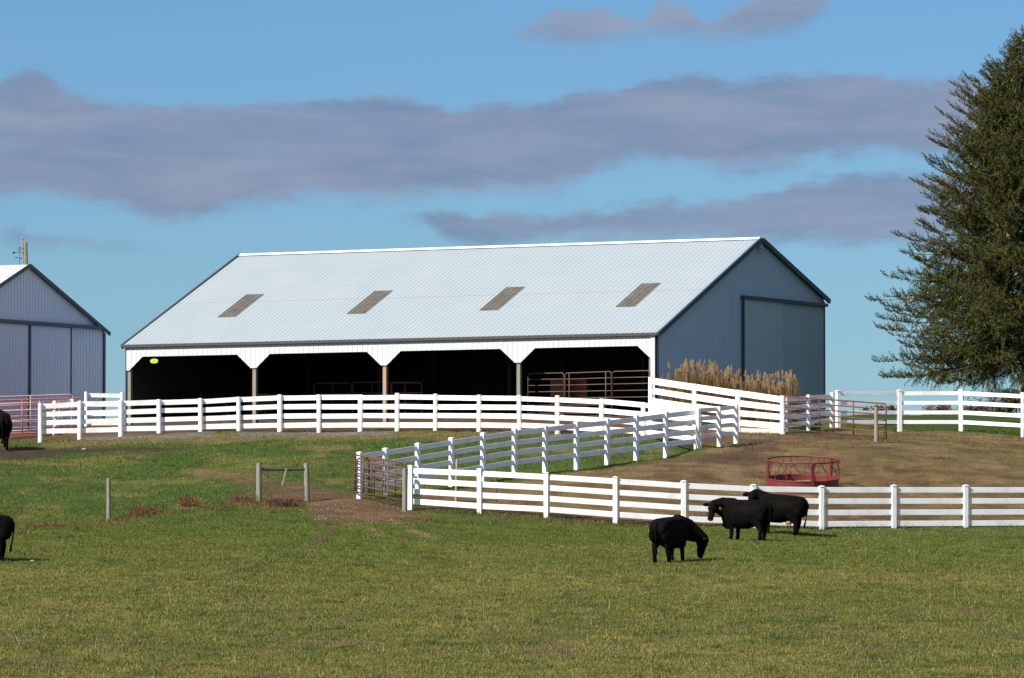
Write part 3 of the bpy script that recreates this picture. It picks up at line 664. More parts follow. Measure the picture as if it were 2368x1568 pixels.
# roof
ov = .16
S1 = (BV * BA + UP * (BHR - BHE)); s1 = S1.length; S1n = S1.normalized(); N1 = BU.cross(S1n).normalized()
S2 = (BV * -BB + UP * (BHR - BHB)); s2 = S2.length; S2n = S2.normalized(); N2 = S2n.cross(BU).normalized()
rO = bpt(-ov, 0, BHE) + N1 * .05
RL = BL + 2 * ov
SK = []
ribm = ribbed(rO, BU, S1n, N1, 0, RL, const(-.12), const(s1), w=.052, h=.013)
r2m = ribbed(bpt(-ov, D, BHB) + N2 * .05, BU, S2n, N2, 0, RL, const(-.2), const(s2), w=.06, h=.022)
ribm.add(r2m.v, r2m.f); roof = ribm.build('roof', M['roof'], barn)
for fr in (.120, .369, .619, .872):
    u0 = fr * BL + .12; n_ = round(u0 / .2515); u0 = n_ * .2515 - .01; u1 = u0 + .945
    ribbed(rO + N1 * .012, BU, S1n, N1, u0, u1, const(s1 * .272), const(s1 * .525), w=.045, h=.014).build('skylight', M['skylight'], roof)
# panel overlap seam with rusty screws
mb = ribbed(rO + N1 * .006, BU, S1n, N1, 0, RL, const(s1 * .442 - .013), const(s1 * .442 + .013), w=.045, h=.014)
mb.build('screw_line', mat('rusty_screw_heads', (.42, .30, .29), .7), roof)
mb = MB(); rt = bpt(-ov - .03, BA, BHR) + UP * .09
for sgn, S_, N_ in ((1, -S1n, N1), (-1, -S2n, N2)):
    a = rt + UP * .02; w_ = .26
    mb.add([a, a + BU * (RL + .06), a + BU * (RL + .06) + S_ * w_, a + S_ * w_], [(0, 1, 2, 3)] if sgn < 0 else [(3, 2, 1, 0)])
mb.build('ridge_cap', M['ridge'], roof)
# gutter + rake trims
MB().beam(rO - S1n * .16 - BV * .03 - UP * .055, rO + BU * RL - S1n * .16 - BV * .03 - UP * .055, .12, .13, up=UP, bev=.15).build('gutter', M['gutter'], barn)
for uu, mm in ((-ov - .025, M['trim']), (BL + ov + .025, M['trimblue'])):
    a = bpt(uu, 0, BHE - .06); ttop = bpt(uu, BA, BHR - .03); c = bpt(uu, D, BHB - .06)
    MB().beam(a - S1n * .20 + N1 * .045, ttop + N1 * .045, .10, .20, up=N1).build('roof_trim', mm, barn)
    MB().beam(c - S2n * .24 + N2 * .045, ttop + N2 * .045, .105, .20, up=N2).build('roof_trim', mm, barn)
for u_, d_ in ((0, D), (BL, D), (0, 0)):
    sx = -1 if u_ == 0 else 1
    MB().beam(bpt(u_ + sx * .035, d_ + (-.07 if d_ else -.03), -.7), bpt(u_ + sx * .035, d_ + (-.07 if d_ else -.03), (BHB if d_ else BHE) - .12), .06, .16, up=BV).build('corner_trim', M['trimblue'], barn)
MB().beam(bpt(BL + .035, .04, -.7), bpt(BL + .035, .04, BHE - .12), .06, .10, up=BV).build('corner_trim', M['trimblue'], barn)
# end doors
dz = 5.30; d0 = 8.35; d1 = 12.35
dm = ribbed(bpt(BL + .10, 0), BV, UP, BU, d0, d1, const(-.35), const(dz), h=.018).build('sliding_door', M['door'], barn)
ribbed(bpt(BL + .05, 0), BV, UP, BU, d1, D - .1, const(-.35), const(dz - .03), h=.018, shift=.1).build('sliding_door', mat('sliding_door_steel_dark', (.35, .44, .52), .5, var=.03, vscale=.4), barn)
MB().beam(bpt(BL + .12, d0 - .06, -.4), bpt(BL + .12, d0 - .06, dz + .05), .08, .10, up=BV).build('door_edge', M['trimblue'], dm)
MB().beam(bpt(BL + .14, d0 - .2, dz + .08), bpt(BL + .14, D + .02, dz + .08), .14, .15).build('door_track', M['trimblue'], barn)
# ridge end light/vent
mb = MB(); pv = bpt(BL + .14, BA, BHR - .34)
mb.tube([pv + BV * math.cos(t) * .22 + UP * math.sin(t) * .16 for t in [i * math.pi / 8 for i in range(17)]], .03, 6); mb.ell(pv, (.09, .09, .09)); mb.beam(pv - BV * .3 - UP * .19, pv + BV * .3 - UP * .19, .05, .04)
mb.build('ridge_vent', mat('pale_vent', (.35, .40, .46), .5), barn)
# orange board stack seen in right bay, sign
mb = MB()
for (xa, xb) in ((1273, 1303), (1312, 1357)):
    pa = Vector(at(xa, 905, 238.5)); pb = Vector(at(xb, 905, 237.6)); mb.beam((pa.x, pa.y, BHG + .85), (pb.x, pb.y, BHG + .85), .05, 1.75)
tag(mb.build('board_panel', M['orange'], None, tuple(at(1300, 950, 238))), 'dim orange brown boards standing inside the right barn bay', 'boards')
sc = Vector(at(356.5, 835, 243.4))
mb = MB(); n = 28; P = []
for k in range(n):
    t = 2 * math.pi * k / n; P.append(sc + BU * (math.copysign(abs(math.cos(t)) ** .8, math.cos(t)) * .205) + UP * (math.copysign(abs(math.sin(t)) ** .8, math.sin(t)) * .10))
mb.add([p + FN * .015 for p in P] + [p - FN * .015 for p in P], [tuple(range(n)), tuple(range(2 * n - 1, n - 1, -1))] + [(i, n + i, n + (i + 1) % n, (i + 1) % n) for i in range(n)])
sg = thing('oval_sign', 'small lime green oval sign hanging in the left bay of the barn', 'sign', sc)
mb.build('sign_board', M['sign'], sg)
mb = MB()
for k in range(7):
    u = -.135 + k * .045; hh = (.035, .02, .04, .03, .035, .02, .03)[k]
    mb.beam(sc + BU * u + FN * .019 - UP * hh, sc + BU * (u + .02) + FN * .019 + UP * hh * .8, .004, .012)
mb.build('lettering', M['signdark'], sg)
MB().tube([sc + UP * .10, sc + UP * .28], .006, 5).build('hanger', M['wire'], sg)

# left shed
lp = Vector(at(62, 614, 247)); LG = 5.95; LW = 6.55; LHR = lp.z - LG; lbase = Vector((lp.x, lp.y, LG))
LE = 5.02; Llen = 16
shed = thing('left_shed', 'white metal shed tinted with bluish shade with sliding doors at the left edge', 'shed', lbase)
def lpt(d, u=0, z=0): return lbase + BV * d - BU * u + UP * z     # d across the gable, u back along the building
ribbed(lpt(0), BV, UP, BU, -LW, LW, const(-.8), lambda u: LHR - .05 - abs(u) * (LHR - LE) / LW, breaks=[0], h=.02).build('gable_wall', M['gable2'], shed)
mb = MB()
for s in (-1, 1): mb.add([lpt(s * LW, 0, -.8), lpt(s * LW, Llen, -.8), lpt(s * LW, Llen, LE - .05), lpt(s * LW, 0, LE - .05)], [(0, 1, 2, 3)])
mb.add([lpt(-LW, Llen, -.8), lpt(LW, Llen, -.8), lpt(LW, Llen, LE), lpt(0, Llen, LHR - .05), lpt(-LW, Llen, LE)], [(0, 1, 2, 3, 4)])
mb.build('side_wall', M['gable2'], shed)
sl_ = (BV * LW + UP * (LHR - LE)); L1 = sl_.length; sN = sl_.normalized(); nA = BU.cross(sN).normalized()
rm = ribbed(lpt(-LW, 0, LE) + BU * .15 + nA * .04, -BU, sN, nA, 0, Llen + .3, const(-.2), const(L1), h=.02)
sN2 = (-BV * LW + UP * (LHR - LE)).normalized(); nB = sN2.cross(BU).normalized()
r2_ = ribbed(lpt(LW, 0, LE) + BU * .15 + nB * .04, -BU, sN2, nB, 0, Llen + .3, const(-.2), const(L1), h=.02); rm.add(r2_.v, r2_.f)
lroof = rm.build('roof', M['roof2'], shed)
MB().beam(lpt(-LW, 0, LE - .05) + BU * .18 - sN * .25, lpt(0, 0, LHR + .0) + BU * .18, .05, .17, up=nA).build('roof_trim', M['trim'], shed)
MB().beam(lpt(LW, 0, LE - .05) + BU * .18 - sN2 * .25, lpt(0, 0, LHR + .0) + BU * .182, .05, .17, up=nB).build('roof_trim', M['trim'], shed)
MB().beam(lpt(LW - .06, -.04, -.7), lpt(LW - .06, -.04, LE - .1), .07, .14, up=BV).build('corner_trim', M['trimblue'], shed)
tz = LE + .12
ribbed(lpt(0) + BU * .09, BV, UP, BU, -6.2, -.02, const(-.35), const(tz - .1), h=.018).build('sliding_door', M['gable2'], shed)
ribbed(lpt(0) + BU * .07, BV, UP, BU, .22, 3.55, const(-.35), const(tz - .1), h=.018).build('sliding_door', M['gable2'], shed)
MB().beam(lpt(.10, -.12, -.4), lpt(.10, -.12, tz), .07, .14, up=BV).build('door_edge', M['trimblue'], shed)
MB().beam(lpt(3.58, -.09, -.4), lpt(3.58, -.09, tz), .06, .07, up=BV).build('door_edge', M['trimblue'], shed)
MB().beam(lpt(-6.4, -.14, tz), lpt(6.0, -.14, tz), .14, .17).build('door_track', M['trimblue'], shed)
# pole and weather vane at the ridge
pp = Vector(at(59.5, 612, 250.5)); pt = Vector(at(58.5, 560, 250.5))
pole = thing('wooden_pole', 'weathered wooden pole rising behind the peak of the left shed', 'pole', (pp.x, pp.y, gh(pp.x, pp.y)))
MB().tube([(pp.x, pp.y, gh(pp.x, pp.y) - .3), pp, pt], [.13, .11, .10], 10).build('shaft', M['wood'], pole)
MB().tube([Vector(at(53.5, 612, 250.4)), Vector(at(53, 553, 250.4))], .018, 6).build('conduit', M['stone'], pole)
MB().ell(at(53, 551, 250.4), (.05, .05, .06)).build('cap', M['stone'], pole)
for yy in (575, 585): MB().beam(Vector(at(50, yy, 250.4)), Vector(at(60, yy, 250.45)), .03, .03).build('bracket', M['iron'], pole)
wv = Vector(at(45.5, 612, 247.8)); vane = thing('weather_vane', 'black iron weather vane on the ridge of the left shed', 'weather vane', wv)
def wp(x, y): return Vector(at(x, y, 247.8))
MB().tube([wp(45.5, 616), wp(45.5, 571)], .014, 6).build('rod', M['iron'], vane)
mb = MB().tube([wp(31, 584), wp(54, 583)], .013, 6); mb.add([wp(29, 581), wp(34, 583), wp(34, 585), wp(29, 588), wp(32, 584.5)], [(0, 1, 4), (4, 2, 3), (1, 2, 4)]); mb.ell(wp(32, 584.5), (.07, .015, .055)); mb.build('arrow', M['iron'], vane)
MB().tube([wp(45.5 + 3.4 * math.cos(t), 575.5 + 3.4 * math.sin(t)) for t in [i * math.pi / 6 for i in range(13)]], .012, 5).build('ring', M['iron'], vane)
mb = MB().tube([wp(37, 595.5), wp(49, 597.5)], .012, 5); mb.ell(wp(37, 595.5), (.03, .02, .04)); mb.ell(wp(49, 597.8), (.04, .02, .04)); mb.build('compass_arm', M['iron'], vane)
# ------------------------------------------------------------------ wooden posts and stakes
def round_post(label, x, yb, yt, w, m, Y=None, name='wooden_post', lean=0):
    b = G(x, yb) if Y is None else Vector(at(x, yb, Y)); b = on(b.x, b.y); t = Vector(at(x + lean, yt, b.y)); r = w * b.y / F / 2
    o = MB().tube([b - UP * .3, b.lerp(t, .5), t - UP * .02, t], [r * 1.08, r, r * .97, r * .85], 12).build(name, m, None, tuple(b)); tag(o, label, 'post'); return b
round_post('single grey wooden post standing alone in the left pasture', 251, 1201, 1106, 9.2, M['greywood'], 178)
round_post('thick grey wooden post at the end of the front white fence', 935.5, 1178.5, 1083.5, 10.8, M['greywood'], 182.6)
round_post('short wooden post at the free end of the open brown gate', 2025.5, 1021.8, 941, 9.6, M['wood'], 206.2)
round_post('thin tan wooden stake behind the first front fence bay', 1053.5, 1157, 1063, 6.2, M['tanwood'], 185.2, 'wooden_stake', 3)
round_post('thin rusty brown stake behind the second front fence bay', 1147, 1166, 1084, 4.6, M['rust'], 185.6, 'steel_stake')
bh = Vector(at(655, 1160, 185)); br = thing('fence_brace', 'weathered wooden brace of two posts and a crossbar beside the dirt track', 'fence brace', on(bh.x, bh.y))
ends = []
for (x, yb, yt, Y, ln, w) in ((598.7, 1162, 1071, 184.7, 0, 12.8), (710, 1160.5, 1071, 185.3, -2, 12.4)):
    b = Vector(at(x, yb, Y)); b = on(b.x, b.y); t = Vector(at(x + ln, yt, Y)); r = w * Y / F / 2
    MB().tube([b - UP * .3, b.lerp(t, .5), t], [r * 1.05, r, r * .94], 12).build('post', M['greywood'], br); ends.append(Vector(at(x + ln, 1084.5, Y)))
MB().tube([ends[0], ends[0].lerp(ends[1], .5) - UP * .015, ends[1]], .052, 10).build('crossbar', M['darkwood'], br)
MB().beam(Vector(at(662, 1083, 184.8)), Vector(at(652, 1122, 184.7)), .05, .06, up=Vector((0, 1, 0))).build('hanging_stick', M['greywood'], br)
MB().tube([Vector(at(600, 1088, 184.8)), Vector(at(655, 1122, 184.95)), Vector(at(708, 1150, 185.2))], .006, 5).build('brace_wire', M['wire'], br)
# ------------------------------------------------------------------ round feeder
fc = Vector(at(1855, 1132, 194.0)); fc = on(fc.x, fc.y)
rad = 84.0 * 194 / F
zx = (gh(fc.x + 1.2, fc.y) - gh(fc.x - 1.2, fc.y)) / 2.4; zy = (gh(fc.x, fc.y + 1.2) - gh(fc.x, fc.y - 1.2)) / 2.4
nrm = Vector((-zx, -zy, 1)).normalized(); fU = Vector((1, 0, zx)).normalized(); fVv = nrm.cross(fU)
feed = thing('round_feeder', 'red steel ring feeder with slanted bars inside the brown paddock', 'hay feeder', fc)
fb = (fc + nrm * 0.0); FH_ = 1.10; fbh = .44
def fp(t, z, r=rad): return fb + fU * math.cos(t) * r + fVv * math.sin(t) * r + nrm * z
NS = 48
mb = MB(); V_ = [fp(2 * math.pi * k / NS, z, rad + o) for (z, o) in ((-.06, 0), (fbh, 0), (fbh, -.03), (-.06, -.03)) for k in range(NS)]
Fc = []
for j in range(4):
    for k in range(NS): Fc.append((j * NS + k, j * NS + (k + 1) % NS, ((j + 1) % 4) * NS + (k + 1) % NS, ((j + 1) % 4) * NS + k))
mb.add(V_, Fc); mb.build('lower_band', M['feeder'], feed)
for zz, rr, nm in ((FH_, .028, 'top_ring'), (fbh, .022, 'middle_ring')):
    MB().tube([fp(2 * math.pi * k / NS, zz) for k in range(NS + 1)], rr, 8, cap=False).build(nm, M['feeder'], feed, smooth=True)
for k in range(16):
    t = 2 * math.pi * k / 16 + .1; s = 1
    MB().tube([fp(t, FH_), fp(t + .02, FH_ - .16), fp(t + .17, FH_ - .34), fp(t + .19, FH_ - .52), fp(t + .19, fbh)], .018, 6).build('slanted_bar', M['feeder'], feed)
    if k % 2 == 0: MB().tube([fp(t + .20, FH_), fp(t + .17, FH_ - .25), fp(t + .06, FH_ - .38)], .017, 6).build('brace_bar', M['feeder'], feed)
for t in (-1.35, .65, 2.75): MB().beam(fp(t, 0, rad + .02), fp(t, FH_, rad + .02), .06, .12, up=nrm.cross(fp(t, 0) - fb)).build('upright_plate', M['feeder'], feed)
mb = MB(); rings = 7; NV = 28; V_ = [fb + nrm * .30]; Fc = []
for j in range(1, rings + 1):
    for k in range(NV):
        t = 2 * math.pi * k / NV; r_ = rad * .96 * j / rings
        V_.append(fp(t, .27 * (1 - (j / rings) ** 2) + .06 + random.uniform(-.05, .06), r_))
for k in range(NV): Fc.append((0, 1 + k, 1 + (k + 1) % NV))
for j in range(rings - 1):
    for k in range(NV): Fc.append((1 + j * NV + k, 1 + (j + 1) * NV + k, 1 + (j + 1) * NV + (k + 1) % NV, 1 + j * NV + (k + 1) % NV))
mb.add(V_, Fc); tag(mb.build('hay_pile', M['hay'], None, tuple(fb)), 'trampled brown hay lying inside the red ring feeder', 'hay', kind='stuff')
# ------------------------------------------------------------------ white wrapped bales behind the wide boards
for i, (x, y, Y, r, lab) in enumerate(((1538, 935, 228.6, .42, 'white wrapped bale behind the wide board fence by the barn corner'),)):
    b = Vector(at(x, y, Y)); g = on(b.x, b.y); zz = max(b.z - g.z, r * .8)
    mb = MB().ell(g + UP * (r * .78), (r * 1.15, r, r * .82), n=20, m=12)
    mb.v = [(a + random.uniform(-.02, .02), b_ + random.uniform(-.02, .02), c_ + random.uniform(-.02, .02)) for a, b_, c_ in mb.v]
    tag(mb.build('wrapped_bale', M['wrap'], None, tuple(g), smooth=True), lab, 'bale')
# ------------------------------------------------------------------ cattle
def remeshed(name, mb, m, parent, vox=.02, smooth=4):
    o = mb.build(name + '_tmp', m, None, (0, 0, 0))
    md = o.modifiers.new('r', 'REMESH'); md.mode = 'VOXEL'; md.voxel_size = vox
    sm = o.modifiers.new('s', 'SMOOTH'); sm.iterations = smooth; sm.factor = .5
    dg = bpy.context.evaluated_depsgraph_get(); me = bpy.data.meshes.new_from_object(o.evaluated_get(dg))
    me.name = name; bpy.data.objects.remove(o); me.materials.clear(); me.materials.append(m)
    me.polygons.foreach_set('use_smooth', [True] * len(me.polygons))
    q = bpy.data.objects.new(name, me); col.objects.link(q); q.parent = parent; return q
def chain(mb, pts, n=None):   # pts: (pos, r or (rx,ry,rz))
    for (p, r), (q, s) in zip(pts[:-1], pts[1:]):
        p = Vector(p); q = Vector(q); r = Vector((r,) * 3 if isinstance(r, (int, float)) else r); s = Vector((s,) * 3 if isinstance(s, (int, float)) else s)
        k = max(2, int((q - p).length / max(min(min(r), min(s)) * .45, .02)))
        for i in range(k + 1): t = i / k; mb.ell(p.lerp(q, t), r.lerp(s, t), n=12, m=8)
def cow(label, pos, rz, poll, face, roll_up=Vector((0, 0, 1)), legs=None, scale=1.0, eartag=0, udder=False, tail_sway=0., neck_mid=None):
    root = thing('black_cow', label, 'cow', pos, 'black cattle grazing around the farm'); ORG[root.name] = Vector((0, 0, 0))
    fwd = Vector((math.cos(rz), math.sin(rz), 0)); e = .7
    sl = (gh(pos.x + fwd.x * e, pos.y + fwd.y * e) - gh(pos.x - fwd.x * e, pos.y - fwd.y * e)) / (2 * e)
    root.rotation_euler = (0, -math.atan(sl), rz); root.scale = (scale,) * 3
    legs = legs or {}
    mb = MB()
    st = [(-.84, 1.04, .20, .20), (-.78, 1.02, .30, .31), (-.55, .98, .37, .37), (-.25, .905, .40, .45), (0, .87, .42, .485), (.28, .865, .41, .485), (.5, .88, .37, .47), (.72, .90, .31, .43), (.90, .94, .21, .32)]
    for a, b in zip(st[:-1], st[1:]):
        for i in range(6):
            t = i / 6; x, z, ry, rz_ = [a[j] + (b[j] - a[j]) * t for j in range(4)]
            mb.ell((x, 0, z), (.13, ry, rz_), n=24, m=14)
    mb.ell((-.58, .19, 1.22), (.12, .08, .07)); mb.ell((-.58, -.19, 1.22), (.12, .08, .07))          # hooks
    mb.ell((.45, 0, 1.27), (.18, .09, .06)); mb.ell((.80, 0, .53), (.24, .16, .17)); mb.ell((.92, 0, .76), (.16, .14, .22))
    for s_ in (-1, 1):
        mb.ell((-.76, s_ * .17, 1.10), (.15, .13, .15)); mb.ell((-.70, s_ * .20, .86), (.20, .14, .24)); mb.ell((-.25, s_ * .20, 1.22), (.55, .14, .11)); mb.ell((.3, s_ * .19, 1.20), (.40, .14, .12)); mb.ell((-.84, s_ * .15, 1.02), (.12, .12, .17)); mb.ell((.50, s_ * .26, .95), (.17, .12, .28))
    poll = Vector(poll); face = Vector(face).normalized()
    nb = Vector((.62, 0, 1.10)); nm = Vector(neck_mid) if neck_mid else nb.lerp(poll, .55)
    chain(mb, [(nb, (.27, .25, .30)), (nm, (.23, .18, .27)), (poll - face * .02, (.15, .13, .17))])
    chain(mb, [((.84, 0, .82), (.16, .12, .18)), (nm.lerp(poll, .5) - Vector((0, 0, .10)), (.15, .11, .18))])
    side = face.cross(roll_up if abs(face.dot(roll_up)) < .95 else Vector((1, 0, 0))).normalized(); upv = side.cross(face).normalized()
    HM = Matrix((side, face, upv)).transposed()
    def hp(s, f, u): return poll + side * s + face * f + upv * u
    HS = 1.14
    def he(s, f, u, r): mb.ell(hp(s * HS, f * HS, u * HS), [q * HS for q in r], HM, 14, 9)
    he(0, .02, .02, (.135, .13, .12)); he(0, .12, .01, (.128, .13, .115)); he(0, .12, -.08, (.10, .15, .10)); he(0, .24, -.02, (.10, .13, .10)); he(0, .35, -.03, (.088, .11, .088)); he(0, .45, -.04, (.095, .065, .08)); he(0, .30, -.10, (.07, .13, .055))
    for s in (-1, 1):
        he(s * .105, .13, .05, (.028, .035, .028))
        for i in range(7):
            t = i / 6; w = .034 + .052 * math.sin(math.pi * min(t * .85 + .12, 1)); he(s * (.11 + .20 * t), -.02 + .0 * t, .015 - .035 * t * t, (.035, w * .45, w))
    LG_ = dict(fl=((.52, .17), 0), fr=((.52, -.17), 0), hl=((-.50, .18), 0), hr=((-.50, -.18), 0)); hooves = []
    for key, ((x, y), _) in LG_.items():
        dx, dy = legs.get(key, (0, 0))
        if key[0] == 'f':
            chain(mb, [((x - .02, y * .9, .92), (.19, .13, .22)), ((x - .02, y, .66), (.15, .12, .13)), ((x + dx * .45, y + dy * .4, .42), (.084, .076, .08)), ((x + dx * .5, y + dy * .5, .36), (.080, .074, .07)), ((x + dx * .9, y + dy, .15), (.064, .060, .06)), ((x + dx + .02, y + dy, .07), (.074, .07, .055))])
        else:
            chain(mb, [((x, y * .95, .98), (.27, .17, .26)), ((x + .04, y, .72), (.23, .15, .17)), ((x - .08 + dx * .3, y + dy * .3, .56), (.15, .11, .12)), ((x - .16 + dx * .55, y + dy * .6, .44), (.086, .068, .085)), ((x - .13 + dx * .9, y + dy, .16), (.068, .063, .065)), ((x - .10 + dx, y + dy, .07), (.076, .07, .055))])
            x = x - .10
        hooves.append((x + dx + .025, y + dy))
    chain(mb, [((-.90, 0, 1.22), .045), ((-.99, tail_sway * .2, 1.08), .034), ((-.97, tail_sway * .6, .75), .026), ((-.93, tail_sway, .50), .030), ((-.91, tail_sway, .34), (.045, .045, .08))])
    if udder: mb.ell((-.36, 0, .52), (.17, .13, .12))
    mb.v = [(x, y, max(z, .015)) for x, y, z in mb.v]
    remeshed('body', mb, M['cow'], root)
    for (x, y) in hooves:
        h = MB().add([(x + .078 * math.cos(t) * k, y + .068 * math.sin(t) * k, z) for z, k in ((-.01, 1.0), (.055, .82)) for t in [i * math.pi / 5 for i in range(10)]],
                     [tuple(range(9, -1, -1)), tuple(range(10, 20))] + [(i, (i + 1) % 10, 10 + (i + 1) % 10, 10 + i) for i in range(10)]).build('hoof', M['hoof'], root)
    for s in (-1, 1):
        MB().ell(hp(s * .139, .16, .063), (.016, .018, .018), HM).build('eye', M['nose'], root, smooth=True)
    MB().ell(hp(0, .568, -.04), (.07, .025, .048), HM).build('nose_pad', M['nose'], root, smooth=True)
    if eartag:
        c = hp(eartag * .25, .09, -.06); mbt = MB(); P = [c + side * x * .05 + upv * y * .065 for x, y in ((-.6, .9), (.6, .9), (1, .2), (.9, -.8), (.5, -1), (-.5, -1), (-.9, -.8), (-1, .2))]
        mbt.add([p + face * .006 for p in P] + [p - face * .006 for p in P], [tuple(range(8)), tuple(range(15, 7, -1))] + [(i, 8 + i, 8 + (i + 1) % 8, (i + 1) % 8) for i in range(8)]); mbt.build('ear_tag', M['tag'], root)
    if udder:
        u = MB().ell((-.34, .02, .46), (.13, .11, .10), n=14, m=9)
        for sx in (-1, 1):
            for sy in (-1, 1): u.tube([(-.34 + sx * .05, .02 + sy * .05, .40), (-.34 + sx * .05, .02 + sy * .05, .31)], [.018, .012], 7)
        u.build('udder', M['udder'], root, smooth=True)
    return root
def toward(rz, v):   # world direction into the cow's frame
    c, s = math.cos(rz), math.sin(rz); return Vector((v[0] * c + v[1] * s, -v[0] * s + v[1] * c, v[2]))
r1 = R(64)
cow('grazing black cow with its head down in front of the white fence', G(1549, 1300.5), r1, (1.20, -.58, .63), toward(r1, (-.12, .05, -.9)), toward(r1, (1, .2, .1)), legs=dict(fl=(-.02, 0), fr=(.05, .02), hl=(-.05, .02), hr=(.10, -.02)), neck_mid=(.93, -.24, .98), tail_sway=.03, scale=.965)
r2 = R(137)
cow('standing black cow with a yellow ear tag looking at the camera', G(1726, 1251), r2, (1.06, .48, 1.13), toward(r2, (-.22, -.62, -.85)), legs=dict(fl=(0, 0), fr=(-.02, .03), hl=(-.10, 0), hr=(.05, 0)), eartag=-1, neck_mid=(.92, .16, 1.14))
r3 = R(152)
cow('black cow standing behind the ear tagged cow against the white fence', G(1800, 1236.5), r3, (.93, .27, 1.24), toward(r3, (-.25, -.85, -.42)), legs=dict(hl=(-.04, 0), hr=(.06, 0), fl=(.05, 0), fr=(-.03, 0)), udder=True, neck_mid=(.88, .1, 1.2), tail_sway=-.02)
r4 = R(98)
cow('black cow at the upper left edge beside the red gate', G(2, 1040), r4, (1.25, 0, .9), (.5, 0, -.8), scale=1.1)
r5 = R(172)
cow('black cow at the lower left edge of the pasture with only its rump in view', G(-48, 1297), r5, (1.2, .1, .7), (.2, 0, -.9), scale=.97)
# ------------------------------------------------------------------ plants
def leafquads(P, Dv, Lg, Wd, c, up=None):
    """thin leaf blades: base P, direction Dv, length, width -> verts/tris/colours"""
    n = len(P); rnd = RNG.normal(size=(n, 3)); sd = np.cross(Dv, rnd); sd /= np.linalg.norm(sd, axis=1)[:, None] + 1e-9
    V = np.empty((n, 4, 3)); V[:, 0] = P - sd * Wd[:, None] * .35; V[:, 1] = P + Dv * Lg[:, None] * .5 - sd * Wd[:, None] * .5 * -1; V[:, 2] = P + Dv * Lg[:, None]; V[:, 3] = P + Dv * Lg[:, None] * .45 - sd * Wd[:, None] * .6
    return V.reshape(-1, 3), np.arange(4 * n).reshape(-1, 4), np.repeat(c, 4, 0)
def spruce(label, base, Ht, rad, z0):
    root = thing('spruce_tree', label, 'tree', base)
    rng = np.random.default_rng(5)
    MB().tube([base - UP * .4, base + UP * 1.5, base + UP * Ht * .4, base + UP * Ht * .75, base + UP * Ht], [.36, .30, .2, .1, .02], 14).build('trunk', M['bark'], root, smooth=True)
    PB = []; DB = []; LB = []; WB = []; CB = []; cones = MB(); limbs = MB(); ncone = 0
    z = z0
    EZ = [2.0, 3.0, 4.4, 6.0, 7.5, 8.3, 9.7, 11.5, 12.8, 14.6, 16.8, 17.6, 18.2]; EW = [6.3, 7.3, 7.5, 7.2, 6.4, 5.7, 5.3, 4.7, 4.2, 3.2, 1.2, .6, .2]
    while z < Ht - .15:
        fr = (z - z0) / (Ht - z0); env = float(np.interp(z * 18.2 / Ht, EZ, EW))
        nb = int(rng.integers(9, 12)) if fr < .85 else 8
        off = rng.uniform(0, 6.28)
        for k in range(nb):
            aa = off + 2 * math.pi * k / nb + rng.normal(0, .2); L = max(env * (rng.uniform(.5, .95) if rng.random() < .55 else rng.uniform(.86, 1.05)), .3)
            zz = z + rng.uniform(-.3, .3); hdir = np.array([math.cos(aa), math.sin(aa), 0]); perp = np.array([-math.sin(aa), math.cos(aa), 0])
            drop = (.20 - .42 * fr) * rng.uniform(.5, 1.5); lift = rng.uniform(.3, 1.0) * min(L / 3, 1); sway = rng.normal(0, .10)
            def pos(t): return np.array([base.x, base.y, base.z + zz]) + hdir * L * t + perp * sway * L * t * t + np.array([0, 0, -L * drop * t ** 1.5 + lift * t ** 5])
            ts = np.linspace(0, 1, 8); limbs.tube([pos(t) for t in ts], [.045 * (1 - t * .85) * (L / rad + .25) + .004 for t in ts], 5, cap=False)
            nt = max(int(L / .15), 3)
            gap = rng.uniform(0, 6.28, 2)
            for i in range(nt):
                t = .15 + .85 * (i + rng.random()) / nt
                if rng.random() > .34 + .58 * t + .38 * math.sin(t * L * 2.4 + gap[0]): continue
                p = pos(t); tl = (.30 + .75 * min((1 - t) * 2.0, 1) * (L / rad * .7 + .4)) * rng.uniform(.5, 1.2)
                for sgn in (-1, 1):
                    vz = rng.uniform(-1.0, .15)
                    if t > .78 or rng.random() < .22: vz = rng.uniform(.1, 1.1)
                    d = hdir * rng.uniform(.3, 1.0) + perp * sgn * rng.uniform(.2, .9) + np.array([0, 0, vz])
                    if t > .95: d = hdir * 1.0 + perp * sgn * .3 + np.array([0, 0, rng.uniform(.2, 1.0)])
                    d /= np.linalg.norm(d); m_ = max(int(tl / .05), 4)
                    shade = rng.uniform(.7, 1.3); cc = np.array([.058, .068, .018]) * shade if rng.random() < .6 else np.array([.10, .098, .024]) * shade
                    if rng.random() < .04: cc = np.array([.12, .075, .045])
                    sgm = -.30 if vz < .1 else .12
                    s = np.linspace(.03, 1, m_); q = p + d * tl * s[:, None] + np.array([0, 0, sgm])[None] * (s[:, None] ** 2) * tl
                    for rep in range(4):
                        nd = d[None] * .55 + rng.normal(0, .55, (m_, 3)) + np.array([0, 0, -.18])
                        nd /= np.linalg.norm(nd, axis=1)[:, None]
                        PB.append(q + rng.normal(0, .012, (m_, 3))); DB.append(nd); LB.append(rng.uniform(.065, .13, m_) * (1.1 - .5 * s)); WB.append(rng.uniform(.022, .042, m_)); CB.append(np.repeat(cc[None], m_, 0) * rng.uniform(.75, 1.25, (m_, 1)))
                if fr > .10 and .4 < t < .88 and rng.random() < .02 + .07 * fr:
                    for q_ in range(int(rng.integers(1, 5))):
                        cp = Vector(p + rng.normal(0, .05, 3)); cones.ell(cp - UP * .10, (.032, .032, .085), n=6, m=4); ncone += 1
        z += .27 * (1 - .35 * fr)
    limbs.build('limbs', M['bark'], root)
    V, q, c = leafquads(np.concatenate(PB), np.concatenate(DB), np.concatenate(LB), np.concatenate(WB), np.concatenate(CB))
